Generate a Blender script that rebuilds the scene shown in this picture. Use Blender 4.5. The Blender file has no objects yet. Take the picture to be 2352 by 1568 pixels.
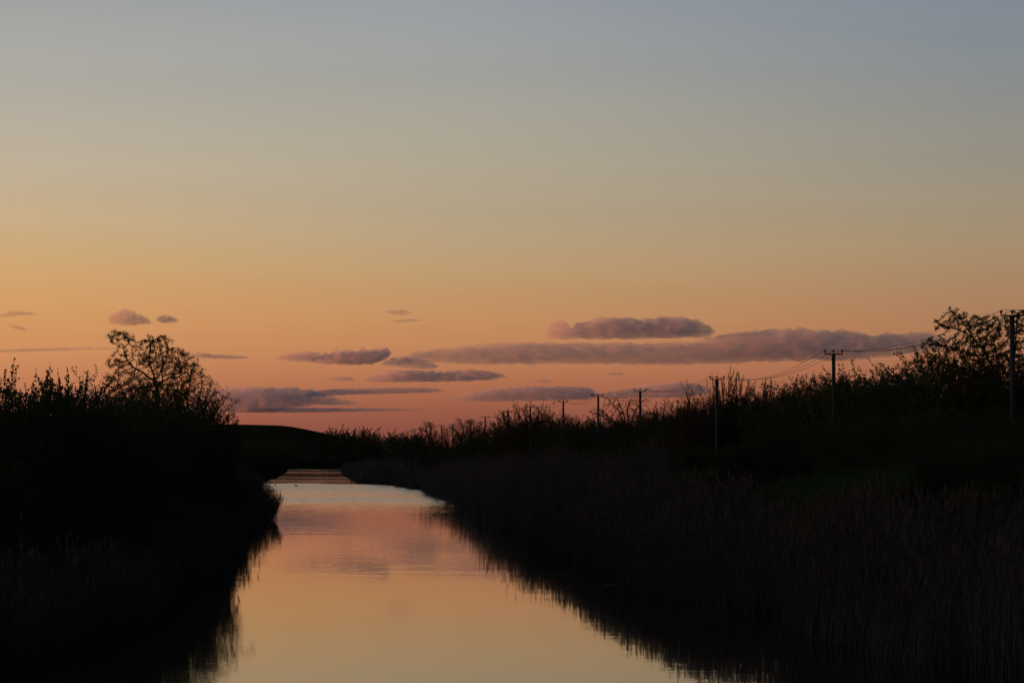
import bpy, math, random
import numpy as np
from mathutils import Vector, Matrix, noise as mnoise

SC = bpy.context.scene
COL = SC.collection
R = math.radians
HC = 4.0                       # eye height above the water (m)
FP = 6316.0                    # focal length in units of the 2352-wide picture grid
PITCH = math.atan(276.0 / FP)
CP, SP = math.cos(PITCH), math.sin(PITCH)


def at(u, v, Y):
    """World point at distance Y seen in direction (u, v) of the 2352 x 1568 grid."""
    dx, dy = (u - 1176.0) / FP, (784.0 - v) / FP
    fy, fz = CP - dy * SP, SP + dy * CP
    k = Y / fy
    return Vector((dx * k, Y, HC + fz * k))


def lin(c):
    return tuple(((x / 255.0) / 12.92 if x <= 10 else (((x / 255.0) + 0.055) / 1.055) ** 2.4) for x in c)


# ------------------------------------------------------------------ mesh helpers
class MB:
    def __init__(self):
        self.v, self.f, self.m, self.n = [], {3: [], 4: []}, {3: [], 4: []}, 0

    def add(self, verts, faces, mat=0):
        verts = np.asarray(verts, dtype=np.float64).reshape(-1, 3)
        faces = np.asarray(faces, dtype=np.int64)
        k = faces.shape[1]
        self.v.append(verts)
        self.f[k].append(faces + self.n)
        self.m[k].append(np.full(len(faces), mat, dtype=np.int32))
        self.n += len(verts)

    def tube(self, pts, radii, sides=4, cap=True, mat=0):
        P = np.asarray(pts, dtype=np.float64)
        n = len(P)
        if n < 2:
            return
        T = np.zeros_like(P)
        T[1:-1] = P[2:] - P[:-2]
        T[0] = P[1] - P[0]
        T[-1] = P[-1] - P[-2]
        T /= np.maximum(np.linalg.norm(T, axis=1, keepdims=True), 1e-9)
        ref = np.array([0.31, 0.93, 0.2]) if abs(T[0][1]) < 0.9 else np.array([1.0, 0.1, 0.2])
        A = np.cross(T, ref)
        A /= np.maximum(np.linalg.norm(A, axis=1, keepdims=True), 1e-9)
        B = np.cross(T, A)
        ang = np.arange(sides) * (2 * math.pi / sides)
        rad = np.asarray(radii, dtype=np.float64).reshape(-1, 1, 1)
        V = P[:, None, :] + rad * (A[:, None, :] * np.cos(ang)[None, :, None] + B[:, None, :] * np.sin(ang)[None, :, None])
        i = np.arange(n - 1)[:, None] * sides
        j = np.arange(sides)[None, :]
        j2 = (j + 1) % sides
        F = np.stack([i + j, i + j2, i + sides + j2, i + sides + j], axis=-1).reshape(-1, 4)
        base = self.n
        self.add(V.reshape(-1, 3), F, mat)
        if cap and sides == 4:
            self.f[4].append(np.array([[base + 3, base + 2, base + 1, base]]))
            e = base + (n - 1) * 4
            self.f[4].append(np.array([[e, e + 1, e + 2, e + 3]]))
            self.m[4].append(np.full(2, mat, dtype=np.int32))

    def lathe(self, prof, c=(0, 0, 0), sides=12, mat=0):
        P = np.asarray(prof, dtype=np.float64)
        ang = np.arange(sides) * (2 * math.pi / sides)
        V = np.stack([P[:, 0:1] * np.cos(ang) + c[0], P[:, 0:1] * np.sin(ang) + c[1], np.repeat(P[:, 1:2], sides, 1) + c[2]], -1)
        n = len(P)
        i = np.arange(n - 1)[:, None] * sides
        j = np.arange(sides)[None, :]
        j2 = (j + 1) % sides
        F = np.stack([i + j, i + j2, i + sides + j2, i + sides + j], axis=-1).reshape(-1, 4)
        self.add(V.reshape(-1, 3), F, mat)

    def box(self, c, s, top=1.0, mat=0):
        x, y, z = s[0] / 2, s[1] / 2, s[2] / 2
        V = np.array([(-x, -y, -z), (x, -y, -z), (x, y, -z), (-x, y, -z),
                      (-x * top, -y * top, z), (x * top, -y * top, z), (x * top, y * top, z), (-x * top, y * top, z)]) + np.array(c)
        F = [(3, 2, 1, 0), (4, 5, 6, 7), (0, 1, 5, 4), (1, 2, 6, 5), (2, 3, 7, 6), (3, 0, 4, 7)]
        self.add(V, F, mat)

    def build(self, name, mats, parent=None, smooth=False):
        me = bpy.data.meshes.new(name)
        V = np.concatenate(self.v) if self.v else np.zeros((0, 3))
        me.vertices.add(len(V))
        me.vertices.foreach_set("co", V.astype(np.float32).ravel())
        loops, totals, mi = [], [], []
        for k in (3, 4):
            if self.f[k]:
                F = np.concatenate(self.f[k])
                loops.append(F.ravel())
                totals.append(np.full(len(F), k))
                mi.append(np.concatenate(self.m[k]))
        loops = np.concatenate(loops).astype(np.int32)
        totals = np.concatenate(totals).astype(np.int32)
        mi = np.concatenate(mi).astype(np.int32)
        starts = np.concatenate([[0], np.cumsum(totals)[:-1]]).astype(np.int32)
        me.loops.add(len(loops))
        me.loops.foreach_set("vertex_index", loops)
        me.polygons.add(len(totals))
        me.polygons.foreach_set("loop_start", starts)
        me.polygons.foreach_set("loop_total", totals)
        me.polygons.foreach_set("material_index", mi)
        if smooth:
            me.polygons.foreach_set("use_smooth", np.ones(len(totals), dtype=bool))
        me.update(calc_edges=True)
        for m in (mats if isinstance(mats, (list, tuple)) else [mats]):
            me.materials.append(m)
        o = bpy.data.objects.new(name, me)
        COL.objects.link(o)
        if parent is not None:
            o.parent = parent
        return o


def tag(o, label=None, cat=None, group=None, kind=None):
    if label:
        o["label"] = label
    if cat:
        o["category"] = cat
    if group:
        o["group"] = group
    if kind:
        o["kind"] = kind
    return o


def empty(name, loc, rz=0.0):
    o = bpy.data.objects.new(name, None)
    o.empty_display_size = 0.2
    o.location = loc
    o.rotation_euler = (0, 0, rz)
    COL.objects.link(o)
    return o


def copy_tree(o, parent=None):
    c = o.copy()
    COL.objects.link(c)
    if parent is not None:
        c.parent = parent
    for ch in list(o.children):
        copy_tree(ch, c)
    return c


# ------------------------------------------------------------------ materials
def new_mat(name):
    m = bpy.data.materials.new(name)
    m.use_nodes = True
    nt = m.node_tree
    for n in list(nt.nodes):
        if n.type != 'OUTPUT_MATERIAL':
            nt.nodes.remove(n)
    return m, nt, nt.nodes, nt.links, [n for n in nt.nodes if n.type == 'OUTPUT_MATERIAL'][0]


def noisy(name, c0, c1, scale=3.0, rough=0.8, trans=None, rnd=0.0, stretch=None, spec=0.2):
    m, nt, N, L, out = new_mat(name)
    tc = N.new('ShaderNodeTexCoord')
    nz = N.new('ShaderNodeTexNoise')
    nz.inputs['Scale'].default_value = scale
    nz.inputs['Detail'].default_value = 4
    src = tc.outputs['Object']
    if stretch:
        mp = N.new('ShaderNodeMapping')
        mp.inputs['Scale'].default_value = stretch
        L.new(src, mp.inputs['Vector'])
        src = mp.outputs['Vector']
    L.new(src, nz.inputs['Vector'])
    cr = N.new('ShaderNodeValToRGB')
    cr.color_ramp.elements[0].position, cr.color_ramp.elements[1].position = 0.32, 0.68
    cr.color_ramp.elements[0].color = (*c0, 1)
    cr.color_ramp.elements[1].color = (*c1, 1)
    L.new(nz.outputs['Fac'], cr.inputs['Fac'])
    col = cr.outputs['Color']
    if rnd:
        oi = N.new('ShaderNodeObjectInfo')
        hs = N.new('ShaderNodeHueSaturation')
        mr = N.new('ShaderNodeMapRange')
        mr.inputs['To Min'].default_value, mr.inputs['To Max'].default_value = 1 - rnd, 1 + rnd
        L.new(oi.outputs['Random'], mr.inputs['Value'])
        L.new(mr.outputs['Result'], hs.inputs['Value'])
        L.new(col, hs.inputs['Color'])
        col = hs.outputs['Color']
    b = N.new('ShaderNodeBsdfPrincipled')
    b.inputs['Roughness'].default_value = rough
    b.inputs['Specular IOR Level'].default_value = spec
    L.new(col, b.inputs['Base Color'])
    sh = b.outputs['BSDF']
    if trans:
        t = N.new('ShaderNodeBsdfTranslucent')
        L.new(col, t.inputs['Color'])
        mx = N.new('ShaderNodeMixShader')
        mx.inputs['Fac'].default_value = trans
        L.new(sh, mx.inputs[1])
        L.new(t.outputs['BSDF'], mx.inputs[2])
        sh = mx.outputs['Shader']
    L.new(sh, out.inputs['Surface'])
    return m


M = {}
M['bark'] = noisy('bark', (0.030, 0.022, 0.016), (0.075, 0.055, 0.040), 9, 0.9, stretch=(1, 1, 0.25))
M['twig'] = noisy('twig', (0.045, 0.026, 0.018), (0.09, 0.055, 0.036), 5, 0.85)
M['leaf'] = noisy('leaf', (0.034, 0.055, 0.016), (0.080, 0.098, 0.028), 1.3, 0.65, 0.35, 0.25)
M['leaf_olive'] = noisy('young_leaf', (0.13, 0.115, 0.034), (0.22, 0.18, 0.05), 1.6, 0.6, 0.6, 0.2)
M['leaf_rust'] = noisy('bronze_leaf', (0.095, 0.062, 0.028), (0.16, 0.096, 0.040), 1.6, 0.65, 0.4, 0.2)
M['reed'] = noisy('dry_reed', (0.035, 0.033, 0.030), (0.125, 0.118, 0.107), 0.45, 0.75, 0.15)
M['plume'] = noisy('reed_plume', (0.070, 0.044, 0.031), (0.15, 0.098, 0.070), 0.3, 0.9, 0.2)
M['grass'] = noisy('bank_grass', (0.025, 0.055, 0.012), (0.065, 0.105, 0.024), 0.6, 0.7, 0.25)
M['soil'] = noisy('bank_soil', (0.012, 0.011, 0.007), (0.026, 0.024, 0.014), 0.25, 0.95, spec=0.0)
M['hill'] = noisy('hill_grass', (0.030, 0.034, 0.013), (0.058, 0.060, 0.024), 0.012, 0.95, spec=0.0)
M['concrete'] = noisy('weathered_concrete', (0.05, 0.044, 0.043), (0.10, 0.088, 0.085), 2.5, 0.85, stretch=(1, 1, 0.2))
M['steel'] = noisy('rusty_steel', (0.035, 0.025, 0.02), (0.08, 0.055, 0.04), 8, 0.6)
M['porcelain'] = noisy('brown_glaze', (0.035, 0.016, 0.010), (0.06, 0.028, 0.018), 6, 0.25)
M['wire'] = noisy('aluminium_wire', (0.06, 0.055, 0.055), (0.11, 0.10, 0.10), 4, 0.55)
M['feather'] = noisy('dark_feather', (0.012, 0.012, 0.014), (0.04, 0.037, 0.035), 20, 0.7)
M['drift'] = noisy('bleached_stick', (0.13, 0.12, 0.10), (0.2, 0.18, 0.15), 6, 0.8)


# ------------------------------------------------------------------ camera
cam = bpy.data.cameras.new('camera')
cam.sensor_width = 36.0
cam.lens = FP / 2352.0 * 36.0
cam.clip_start, cam.clip_end = 0.5, 60000.0
co = bpy.data.objects.new('camera', cam)
co.location = (0, 0, HC)
co.rotation_euler = (math.pi / 2 + PITCH, 0, 0)
COL.objects.link(co)
SC.camera = co

# ------------------------------------------------------------------ sky and sun
GLOW_AZ = R(-52.0)
SUN_AZ, SUN_EL = R(-97.0), R(0.7)          # azimuth from +Y towards +X, below the frame's left
w = bpy.data.worlds.new("World")
SC.world = w
w.use_nodes = True
nt = w.node_tree
N, L = nt.nodes, nt.links
for n in list(N):
    N.remove(n)
wo = N.new('ShaderNodeOutputWorld')
geo = N.new('ShaderNodeTexCoord')
sep = N.new('ShaderNodeSeparateXYZ')
L.new(geo.outputs['Generated'], sep.inputs['Vector'])


def math_node(op, a, b=None, clamp=False):
    n = N.new('ShaderNodeMath')
    n.operation = op
    n.use_clamp = clamp
    for i, x in enumerate((a, b)):
        if x is None:
            continue
        if isinstance(x, (int, float)):
            n.inputs[i].default_value = x
        else:
            L.new(x, n.inputs[i])
    return n.outputs[0]


def zof(v):
    return math.sin(math.atan((1060.0 - v) / FP))


def ramp(stops, high):
    cr = N.new('ShaderNodeValToRGB')
    cr.color_ramp.interpolation = 'LINEAR'
    items = sorted([(zof(v), c) for v, c in stops] + high)
    el = cr.color_ramp.elements
    while len(el) > 1:
        el.remove(el[-1])
    for i, (p, c) in enumerate(items):
        e = el[0] if i == 0 else el.new(min(1.0, max(0.0, p)))
        e.position = min(1.0, max(0.0, p))
        e.color = (*lin(c), 1)
    zc = math_node('MAXIMUM', sep.outputs['Z'], 0.0)
    L.new(zc, cr.inputs['Fac'])
    return cr.outputs['Color']


left = ramp([(0, (163, 164, 164)), (187, (176, 172, 163)), (373, (191, 177, 154)), (498, (202, 175, 138)), (560, (207, 173, 128)),
             (623, (212, 167, 115)), (685, (213, 160, 105)), (747, (212, 152, 97)), (809, (208, 143, 94)), (853, (202, 134, 92)),
             (920, (180, 112, 81)), (970, (158, 93, 74)), (1060, (135, 78, 70))],
            [(0.24, (158, 162, 168)), (0.40, (108, 116, 130)), (0.65, (52, 61, 80)), (1.0, (32, 39, 56))])
mid = ramp([(0, (154, 159, 164)), (156, (162, 163, 159)), (311, (173, 166, 149)), (467, (182, 165, 138)), (560, (188, 162, 127)),
            (623, (193, 157, 115)), (685, (197, 150, 105)), (747, (198, 142, 96)), (790, (195, 135, 92)), (850, (186, 121, 86)),
            (890, (173, 108, 77)), (921, (162, 97, 73)), (950, (151, 89, 70)), (1000, (139, 79, 66)), (1060, (120, 67, 61))],
           [(0.24, (152, 160, 170)), (0.40, (100, 110, 128)), (0.65, (49, 59, 78)), (1.0, (32, 39, 56))])
right = ramp([(0, (128, 138, 149)), (143, (136, 142, 146)), (238, (142, 143, 140)), (333, (150, 146, 135)), (428, (157, 146, 128)),
              (523, (164, 144, 116)), (595, (169, 141, 108)), (666, (173, 134, 99)), (720, (176, 129, 94)), (790, (176, 120, 87)),
              (860, (165, 104, 77)), (920, (147, 89, 70)), (970, (132, 77, 65)), (1060, (114, 66, 63))],
             [(0.24, (120, 132, 150)), (0.40, (82, 93, 113)), (0.65, (44, 54, 73)), (1.0, (32, 39, 56))])
az = math_node('ARCTAN2', sep.outputs['X'], sep.outputs['Y'])


def mapr(x, a, b, c, d):
    n = N.new('ShaderNodeMapRange')
    n.clamp = True
    for k, v in (('From Min', a), ('From Max', b), ('To Min', c), ('To Max', d)):
        n.inputs[k].default_value = v
    L.new(x, n.inputs['Value'])
    return n.outputs['Result']


def mixc(f, a, b, mode='MIX'):
    n = N.new('ShaderNodeMix')
    n.data_type = 'RGBA'
    n.blend_type = mode
    for s, x in ((n.inputs[0], f), (n.inputs[6], a), (n.inputs[7], b)):
        if isinstance(x, (int, float)):
            s.default_value = x
        elif isinstance(x, tuple):
            s.default_value = x
        else:
            L.new(x, s)
    return n.outputs[2]


c1 = mixc(mapr(az, -0.175, -0.02, 0, 1), left, mid)
c2 = mixc(mapr(az, -0.02, 0.175, 0, 1), c1, right)
# the side of the sky away from the sunset is already dark
hx = math_node('MULTIPLY', sep.outputs['X'], math.sin(GLOW_AZ))
hy = math_node('MULTIPLY', sep.outputs['Y'], math.cos(GLOW_AZ))
facing = math_node('ADD', hx, hy)
dim = mapr(facing, -0.9, 0.42, 0.12, 1.0)
comb = N.new('ShaderNodeCombineXYZ')
for k in range(3):
    L.new(dim, comb.inputs[k])
dusk = mixc(1.0, c2, comb.outputs[0], 'MULTIPLY')
back = mixc(mapr(facing, -0.9, 0.3, 1, 0), dusk, mixc(1.0, dusk, (0.75, 0.95, 1.25, 1), 'MULTIPLY'))
# faint uneven haze layers
mp_ = N.new('ShaderNodeMapping')
mp_.inputs['Scale'].default_value = (2.2, 2.2, 34.0)
L.new(geo.outputs['Generated'], mp_.inputs['Vector'])
hz = N.new('ShaderNodeTexNoise')
hz.inputs['Scale'].default_value = 1.6
hz.inputs['Detail'].default_value = 5
L.new(mp_.outputs['Vector'], hz.inputs['Vector'])
hv_ = mapr(hz.outputs['Fac'], 0.25, 0.75, 0.968, 1.032)
hc_ = N.new('ShaderNodeCombineXYZ')
for k in range(3):
    L.new(hv_, hc_.inputs[k])
back = mixc(1.0, back, hc_.outputs[0], 'MULTIPLY')
b1 = N.new('ShaderNodeBackground')
L.new(back, b1.inputs['Color'])
b1.inputs['Strength'].default_value = 0.97
sky = N.new('ShaderNodeTexSky')
sky.sky_type = 'NISHITA'
sky.sun_disc = False
sky.sun_elevation = SUN_EL
sky.sun_rotation = SUN_AZ
b2 = N.new('ShaderNodeBackground')
L.new(sky.outputs['Color'], b2.inputs['Color'])
b2.inputs['Strength'].default_value = 0.004
ad = N.new('ShaderNodeAddShader')
L.new(b1.outputs[0], ad.inputs[0])
L.new(b2.outputs[0], ad.inputs[1])
L.new(ad.outputs[0], wo.inputs['Surface'])

sl = bpy.data.lights.new('sun', 'SUN')
sl.energy = 6.5
sl.angle = R(0.5)
sl.color = (1.0, 0.27, 0.085)
so = bpy.data.objects.new('sun', sl)
COL.objects.link(so)
sd = Vector((math.sin(SUN_AZ) * math.cos(SUN_EL), math.cos(SUN_AZ) * math.cos(SUN_EL), math.sin(SUN_EL)))
so.rotation_euler = sd.to_track_quat('Z', 'Y').to_euler()
so.location = (-60, 40, 60)

vs = SC.view_settings
vs.view_transform, vs.look, vs.exposure, vs.gamma = 'Standard', 'None', 0.0, 1.0
vs.use_curve_mapping = False
SC.cycles.use_denoising = True
SC.cycles.max_bounces = 12
SC.cycles.diffuse_bounces = 2
SC.cycles.glossy_bounces = 3
SC.cycles.transmission_bounces = 3
SC.cycles.transparent_max_bounces = 8
SC.cycles.volume_bounces = 10
SC.cycles.volume_max_steps = 256

# ------------------------------------------------------------------ river, banks, ground
XL = [(-200, -13), (0, -10.5), (40, -9.4), (50, -9.2), (57, -9.0), (81, -9.9), (110, -11.4), (140, -13.7), (168, -15.6), (194, -17.2), (260, -23.0),
      (358, -33.0), (460, -43), (665, -57), (1050, -86), (1486, -121), (1500, -123), (9000, -500)]
XR = [(-200, 14), (0, 12), (45, 10.2), (55, 8.7), (72, 6.5), (85, 4.9), (100, 3.5), (110, 2.8), (140, 1.0), (165, -0.3), (200, -2.2), (265, -5.6), (310, -8.3), (361, -11.0), (389, -12.6),
      (459, -20), (526, -29.5), (765, -46), (1486, -92), (1500, -94), (9000, -440)]
XLa, XRa = np.array(XL), np.array(XR)


def xl(Y):
    return float(np.interp(Y, XLa[:, 0], XLa[:, 1])) + 0.35 * math.sin(Y * 0.21) + 0.25 * math.sin(Y * 0.067 + 2)


def xr(Y):
    return float(np.interp(Y, XRa[:, 0], XRa[:, 1])) + 0.35 * math.sin(Y * 0.18 + 1) + 0.25 * math.sin(Y * 0.071)


BANK = np.array([(-3, -0.9), (0, -0.03), (0.6, 0.35), (2, 0.75), (4, 1.3), (7, 2.2), (11, 3.0), (16, 3.3), (40, 3.3), (120, 3.3), (500, 3.3), (9000, 3.3)])


def gz(X, Y):
    """Ground height."""
    d = max(xl(Y) - X, X - xr(Y))
    z = float(np.interp(d, BANK[:, 0], BANK[:, 1]))
    if d > 1.0:
        z += 0.22 * mnoise.noise(Vector((X * 0.13, Y * 0.05, 0.3))) * min(1.0, d / 6.0)
    if Y > 1486:
        z = z + (3.3 - z) * min(1.0, (Y - 1486) / 14.0)
    return z


ys = list(np.arange(-180, 40, 20)) + list(np.arange(40, 260, 3)) + list(np.arange(260, 600, 10)) + list(np.arange(600, 1486, 30)) + \
     [1486, 1490, 1495, 1500, 1540, 1700, 2100, 2800, 4000, 7000, 14000]
offs = [0, 0.6, 1.3, 2, 3, 4, 5.5, 7, 9, 11, 13.5, 16, 20, 26, 34, 46, 70, 120, 240, 600, 1500, 4000, 9000]
rows = []
for Y in ys:
    a, b = xl(Y), xr(Y)
    row = [(a - s, Y, gz(a - s, Y)) for s in reversed(offs)]
    row += [(a + 3, Y, gz(a + 3, Y) if Y > 1486 else -0.9), (b - 3, Y, gz(b - 3, Y) if Y > 1486 else -0.9)]
    row += [(b + s, Y, gz(b + s, Y)) for s in offs]
    rows.append(row)
G = np.array(rows)
ny, nx = G.shape[:2]
i = np.arange(ny - 1)[:, None] * nx + np.arange(nx - 1)[None, :]
g = MB()
g.add(G.reshape(-1, 3), np.stack([i, i + 1, i + nx + 1, i + nx], -1).reshape(-1, 4))
tag(g.build('ground', M['soil'], smooth=True), 'dark earth banks and flat ground on both sides of the canal', kind='structure')


def water_material():
    m, nt, N, L, out = new_mat('water')
    tc = N.new('ShaderNodeTexCoord')
    sp = N.new('ShaderNodeSeparateXYZ')
    L.new(tc.outputs['Object'], sp.inputs[0])

    def mth(op, a, b):
        n = N.new('ShaderNodeMath')
        n.operation = op
        for k, x in enumerate((a, b)):
            if isinstance(x, (int, float)):
                n.inputs[k].default_value = x
            else:
                L.new(x, n.inputs[k])
        return n.outputs[0]

    def noise_vec(scale, stretch, detail):
        mp = N.new('ShaderNodeMapping')
        mp.inputs['Scale'].default_value = stretch
        L.new(tc.outputs['Object'], mp.inputs['Vector'])
        nz = N.new('ShaderNodeTexNoise')
        nz.inputs['Scale'].default_value = scale
        nz.inputs['Detail'].default_value = detail
        L.new(mp.outputs['Vector'], nz.inputs['Vector'])
        return nz
    # where the wind touches the surface: bands across the canal, edges frayed by slow noise
    wob = noise_vec(1.0, (0.045, 0.012, 1), 3)
    wy = mth('ADD', sp.outputs['Y'], mth('MULTIPLY', mth('SUBTRACT', wob.outputs['Fac'], 0.5), 105.0))
    wy = mth('ADD', wy, mth('MULTIPLY', mth('ADD', sp.outputs['X'], 24.0), 1.0))
    mr = N.new('ShaderNodeMapRange')
    mr.inputs['From Max'].default_value = 2000.0
    L.new(wy, mr.inputs['Value'])
    cr = N.new('ShaderNodeValToRGB')
    el = cr.color_ramp.elements
    stops = [(0, 0.10), (150, 0.10), (195, 0.11), (225, 0.17), (250, 0.32), (270, 0.58), (288, 0.92), (305, 0.9), (325, 0.60), (352, 0.60), (372, 1.0), (478, 1.0), (492, 0.18), (560, 0.28), (620, 0.18), (680, 0.34), (730, 0.16),
             (900, 0.25), (970, 0.25), (1010, 0.55), (1030, 0.25), (1250, 0.24), (1300, 0.60), (1340, 0.18), (1420, 0.4)]
    while len(el) > 1:
        el.remove(el[-1])
    for k, (p, val) in enumerate(stops):
        e = el[0] if k == 0 else el.new(p / 2000.0)
        e.position = p / 2000.0
        e.color = (val, val, val, 1)
    L.new(mr.outputs['Result'], cr.inputs['Fac'])
    amp = mth('MULTIPLY', cr.outputs['Color'], cr.outputs['Color'])
    fine = noise_vec(1.0, (2.2, 3.2, 1), 2)
    slow = noise_vec(1.0, (0.25, 0.5, 1), 2)
    v1 = N.new('ShaderNodeVectorMath')
    v1.operation = 'SUBTRACT'
    L.new(fine.outputs['Color'], v1.inputs[0])
    v1.inputs[1].default_value = (0.5, 0.5, 0.5)
    # small wind waves lean one way: their steep lee sides all face down the canal
    s1 = N.new('ShaderNodeSeparateXYZ')
    L.new(v1.outputs[0], s1.inputs[0])
    cb = N.new('ShaderNodeCombineXYZ')
    L.new(s1.outputs[0], cb.inputs[0])
    ab = mth('ABSOLUTE', s1.outputs[1], 0.0)
    L.new(mth('ADD', mth('MULTIPLY', s1.outputs[1], 0.45), mth('MULTIPLY', ab, -0.9)), cb.inputs[1])
    v2 = N.new('ShaderNodeVectorMath')
    v2.operation = 'SCALE'
    L.new(cb.outputs[0], v2.inputs[0])
    L.new(mth('MULTIPLY', amp, 1.2), v2.inputs['Scale'])
    v3 = N.new('ShaderNodeVectorMath')
    v3.operation = 'SUBTRACT'
    L.new(slow.outputs['Color'], v3.inputs[0])
    v3.inputs[1].default_value = (0.5, 0.5, 0.5)
    v4 = N.new('ShaderNodeVectorMath')
    v4.operation = 'MULTIPLY'
    L.new(v3.outputs[0], v4.inputs[0])
    v4.inputs[1].default_value = (0.003, 0.004, 0)
    v5 = N.new('ShaderNodeVectorMath')
    v5.operation = 'MULTIPLY_ADD'
    L.new(v2.outputs[0], v5.inputs[0])
    v5.inputs[1].default_value = (1, 1, 0)
    L.new(v4.outputs[0], v5.inputs[2])
    v6 = N.new('ShaderNodeVectorMath')
    v6.operation = 'ADD'
    L.new(v5.outputs[0], v6.inputs[0])
    v6.inputs[1].default_value = (0, 0, 1)
    v7 = N.new('ShaderNodeVectorMath')
    v7.operation = 'NORMALIZE'
    L.new(v6.outputs[0], v7.inputs[0])
    b = N.new('ShaderNodeBsdfPrincipled')
    b.inputs['Base Color'].default_value = (0.010, 0.011, 0.009, 1)
    b.inputs['Roughness'].default_value = 0.035
    b.inputs['IOR'].default_value = 1.36
    L.new(v7.outputs[0], b.inputs['Normal'])
    L.new(b.outputs[0], out.inputs['Surface'])
    return m


wm = MB()
wys = list(range(-180, 1500, 60)) + [1500]
wv = []
for Y in wys:
    wv += [(xl(Y) - 1.5, Y, 0.0), (xr(Y) + 1.5, Y, 0.0)]
wm.add(wv, [(2 * k, 2 * k + 1, 2 * k + 3, 2 * k + 2) for k in range(len(wys) - 1)])
tag(wm.build('water', water_material()), 'still canal water mirroring the sunset sky', kind='structure')

# hill: bare rounded rise behind the end of the canal, running on left as a ridge, raised out of view to block the sun
HP = np.array([(-9000, 60), (-4200, 72), (-2600, 74), (-1500, 68), (-800, 55), (-420, 38), (-300, 31.6), (-220, 31.2), (-201, 30.9), (-182, 30.6), (-167, 30.2), (-157, 29.1),
               (-144, 26.4), (-132, 23.8), (-121, 21.0), (-109, 18.4), (-97, 15.0), (-80, 10.5), (-50, 8.5), (0, 5.2), (60, 3.3), (200, 2.0)])
hv = []
hx_ = list(np.arange(-9000, -500, 250)) + list(np.arange(-500, 201, 10))
sec = [(-0.99, 0), (-0.9, 0.02), (-0.72, 0.13), (-0.5, 0.40), (-0.3, 0.70), (-0.15, 0.92), (0, 1.0), (0.2, 0.9), (0.5, 0.45), (1.0, 0)]
for X in hx_:
    H = float(np.interp(X, HP[:, 0], HP[:, 1]))
    yc = 2000 + 0.05 * X
    for (t, k) in sec:
        n_ = mnoise.noise(Vector((X * 0.006, t * 3, 0.7))) * 1.1 * k * (1 - abs(t))
        hv.append((X, yc + t * 480, 1.5 + (H - 1.5) * k + n_ * (0 if k == 1.0 else 1) + 0.16 * mnoise.noise(Vector((X * 0.05, 3, t))) * k))
ns = len(sec)
i = np.arange(len(hx_) - 1)[:, None] * ns + np.arange(ns - 1)[None, :]
hm = MB()
hm.add(hv, np.stack([i, i + ns, i + ns + 1, i + 1], -1).reshape(-1, 4))
tag(hm.build('hill', M['hill'], smooth=True), 'bare dark hill rising behind the far end of the canal', kind='structure')
# unseen ridge on the left, added to keep the low sun off the canal
rv = []
rys = list(range(-3600, 2401, 200))
for Y in rys:
    H = 78 + 9 * mnoise.noise(Vector((Y * 0.0011, 4, 2)))
    H *= min(1.0, (Y + 3700) / 700.0)
    for (t, k) in sec:
        rv.append((-2700 + 0.10 * Y + t * 520, Y, 1.5 + H * k + 2.0 * mnoise.noise(Vector((Y * 0.004, t * 3, 5))) * k))
i = np.arange(len(rys) - 1)[:, None] * ns + np.arange(ns - 1)[None, :]
hm = MB()
hm.add(rv, np.stack([i, i + 1, i + ns + 1, i + ns], -1).reshape(-1, 4))
tag(hm.build('hill', M['hill'], smooth=True), 'unseen long ridge added far left of the canal to block the sun', kind='structure')
mk = empty('marker_post', at(647.5, 979.5, 1968))
k_ = MB()
k_.box((0, 0, 0.7), (0.42, 0.42, 2.2), 0.7)
k_.build('post', M['concrete'], mk)
k_ = MB()
k_.box((0, 0, 1.86), (0.62, 0.62, 0.25), 0.8)
k_.build('cap', M['concrete'], mk)
tag(mk, 'tiny dark stub standing on the crest of the bare hill', 'post')


# ------------------------------------------------------------------ clouds
def cloud_material(dens, nscale, lo, hi, name):
    m, nt, N, L, out = new_mat(name)
    tc = N.new('ShaderNodeTexCoord')
    mp = N.new('ShaderNodeMapping')
    mp.inputs['Scale'].default_value = (1, 1, 1.7)
    L.new(tc.outputs['Object'], mp.inputs['Vector'])
    nz = N.new('ShaderNodeTexNoise')
    nz.inputs['Scale'].default_value = nscale
    nz.inputs['Detail'].default_value = 3
    nz.inputs['Roughness'].default_value = 0.6
    L.new(mp.outputs['Vector'], nz.inputs['Vector'])
    mr = N.new('ShaderNodeMapRange')
    mr.clamp = True
    mr.inputs['From Min'].default_value, mr.inputs['From Max'].default_value = lo, hi
    mr.inputs['To Min'].default_value, mr.inputs['To Max'].default_value = 0.0, dens
    L.new(nz.outputs['Fac'], mr.inputs['Value'])
    p = N.new('ShaderNodeVolumePrincipled')
    p.inputs['Color'].default_value = (0.92, 0.945, 1.0, 1)  # bluish tint puts blue skylight into the colour; the droplets are neutral
    p.inputs['Anisotropy'].default_value = 0.45
    L.new(mr.outputs['Result'], p.inputs['Density'])
    L.new(p.outputs[0], out.inputs['Volume'])
    return m


CD = 9000.0
CMAT = {}


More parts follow.
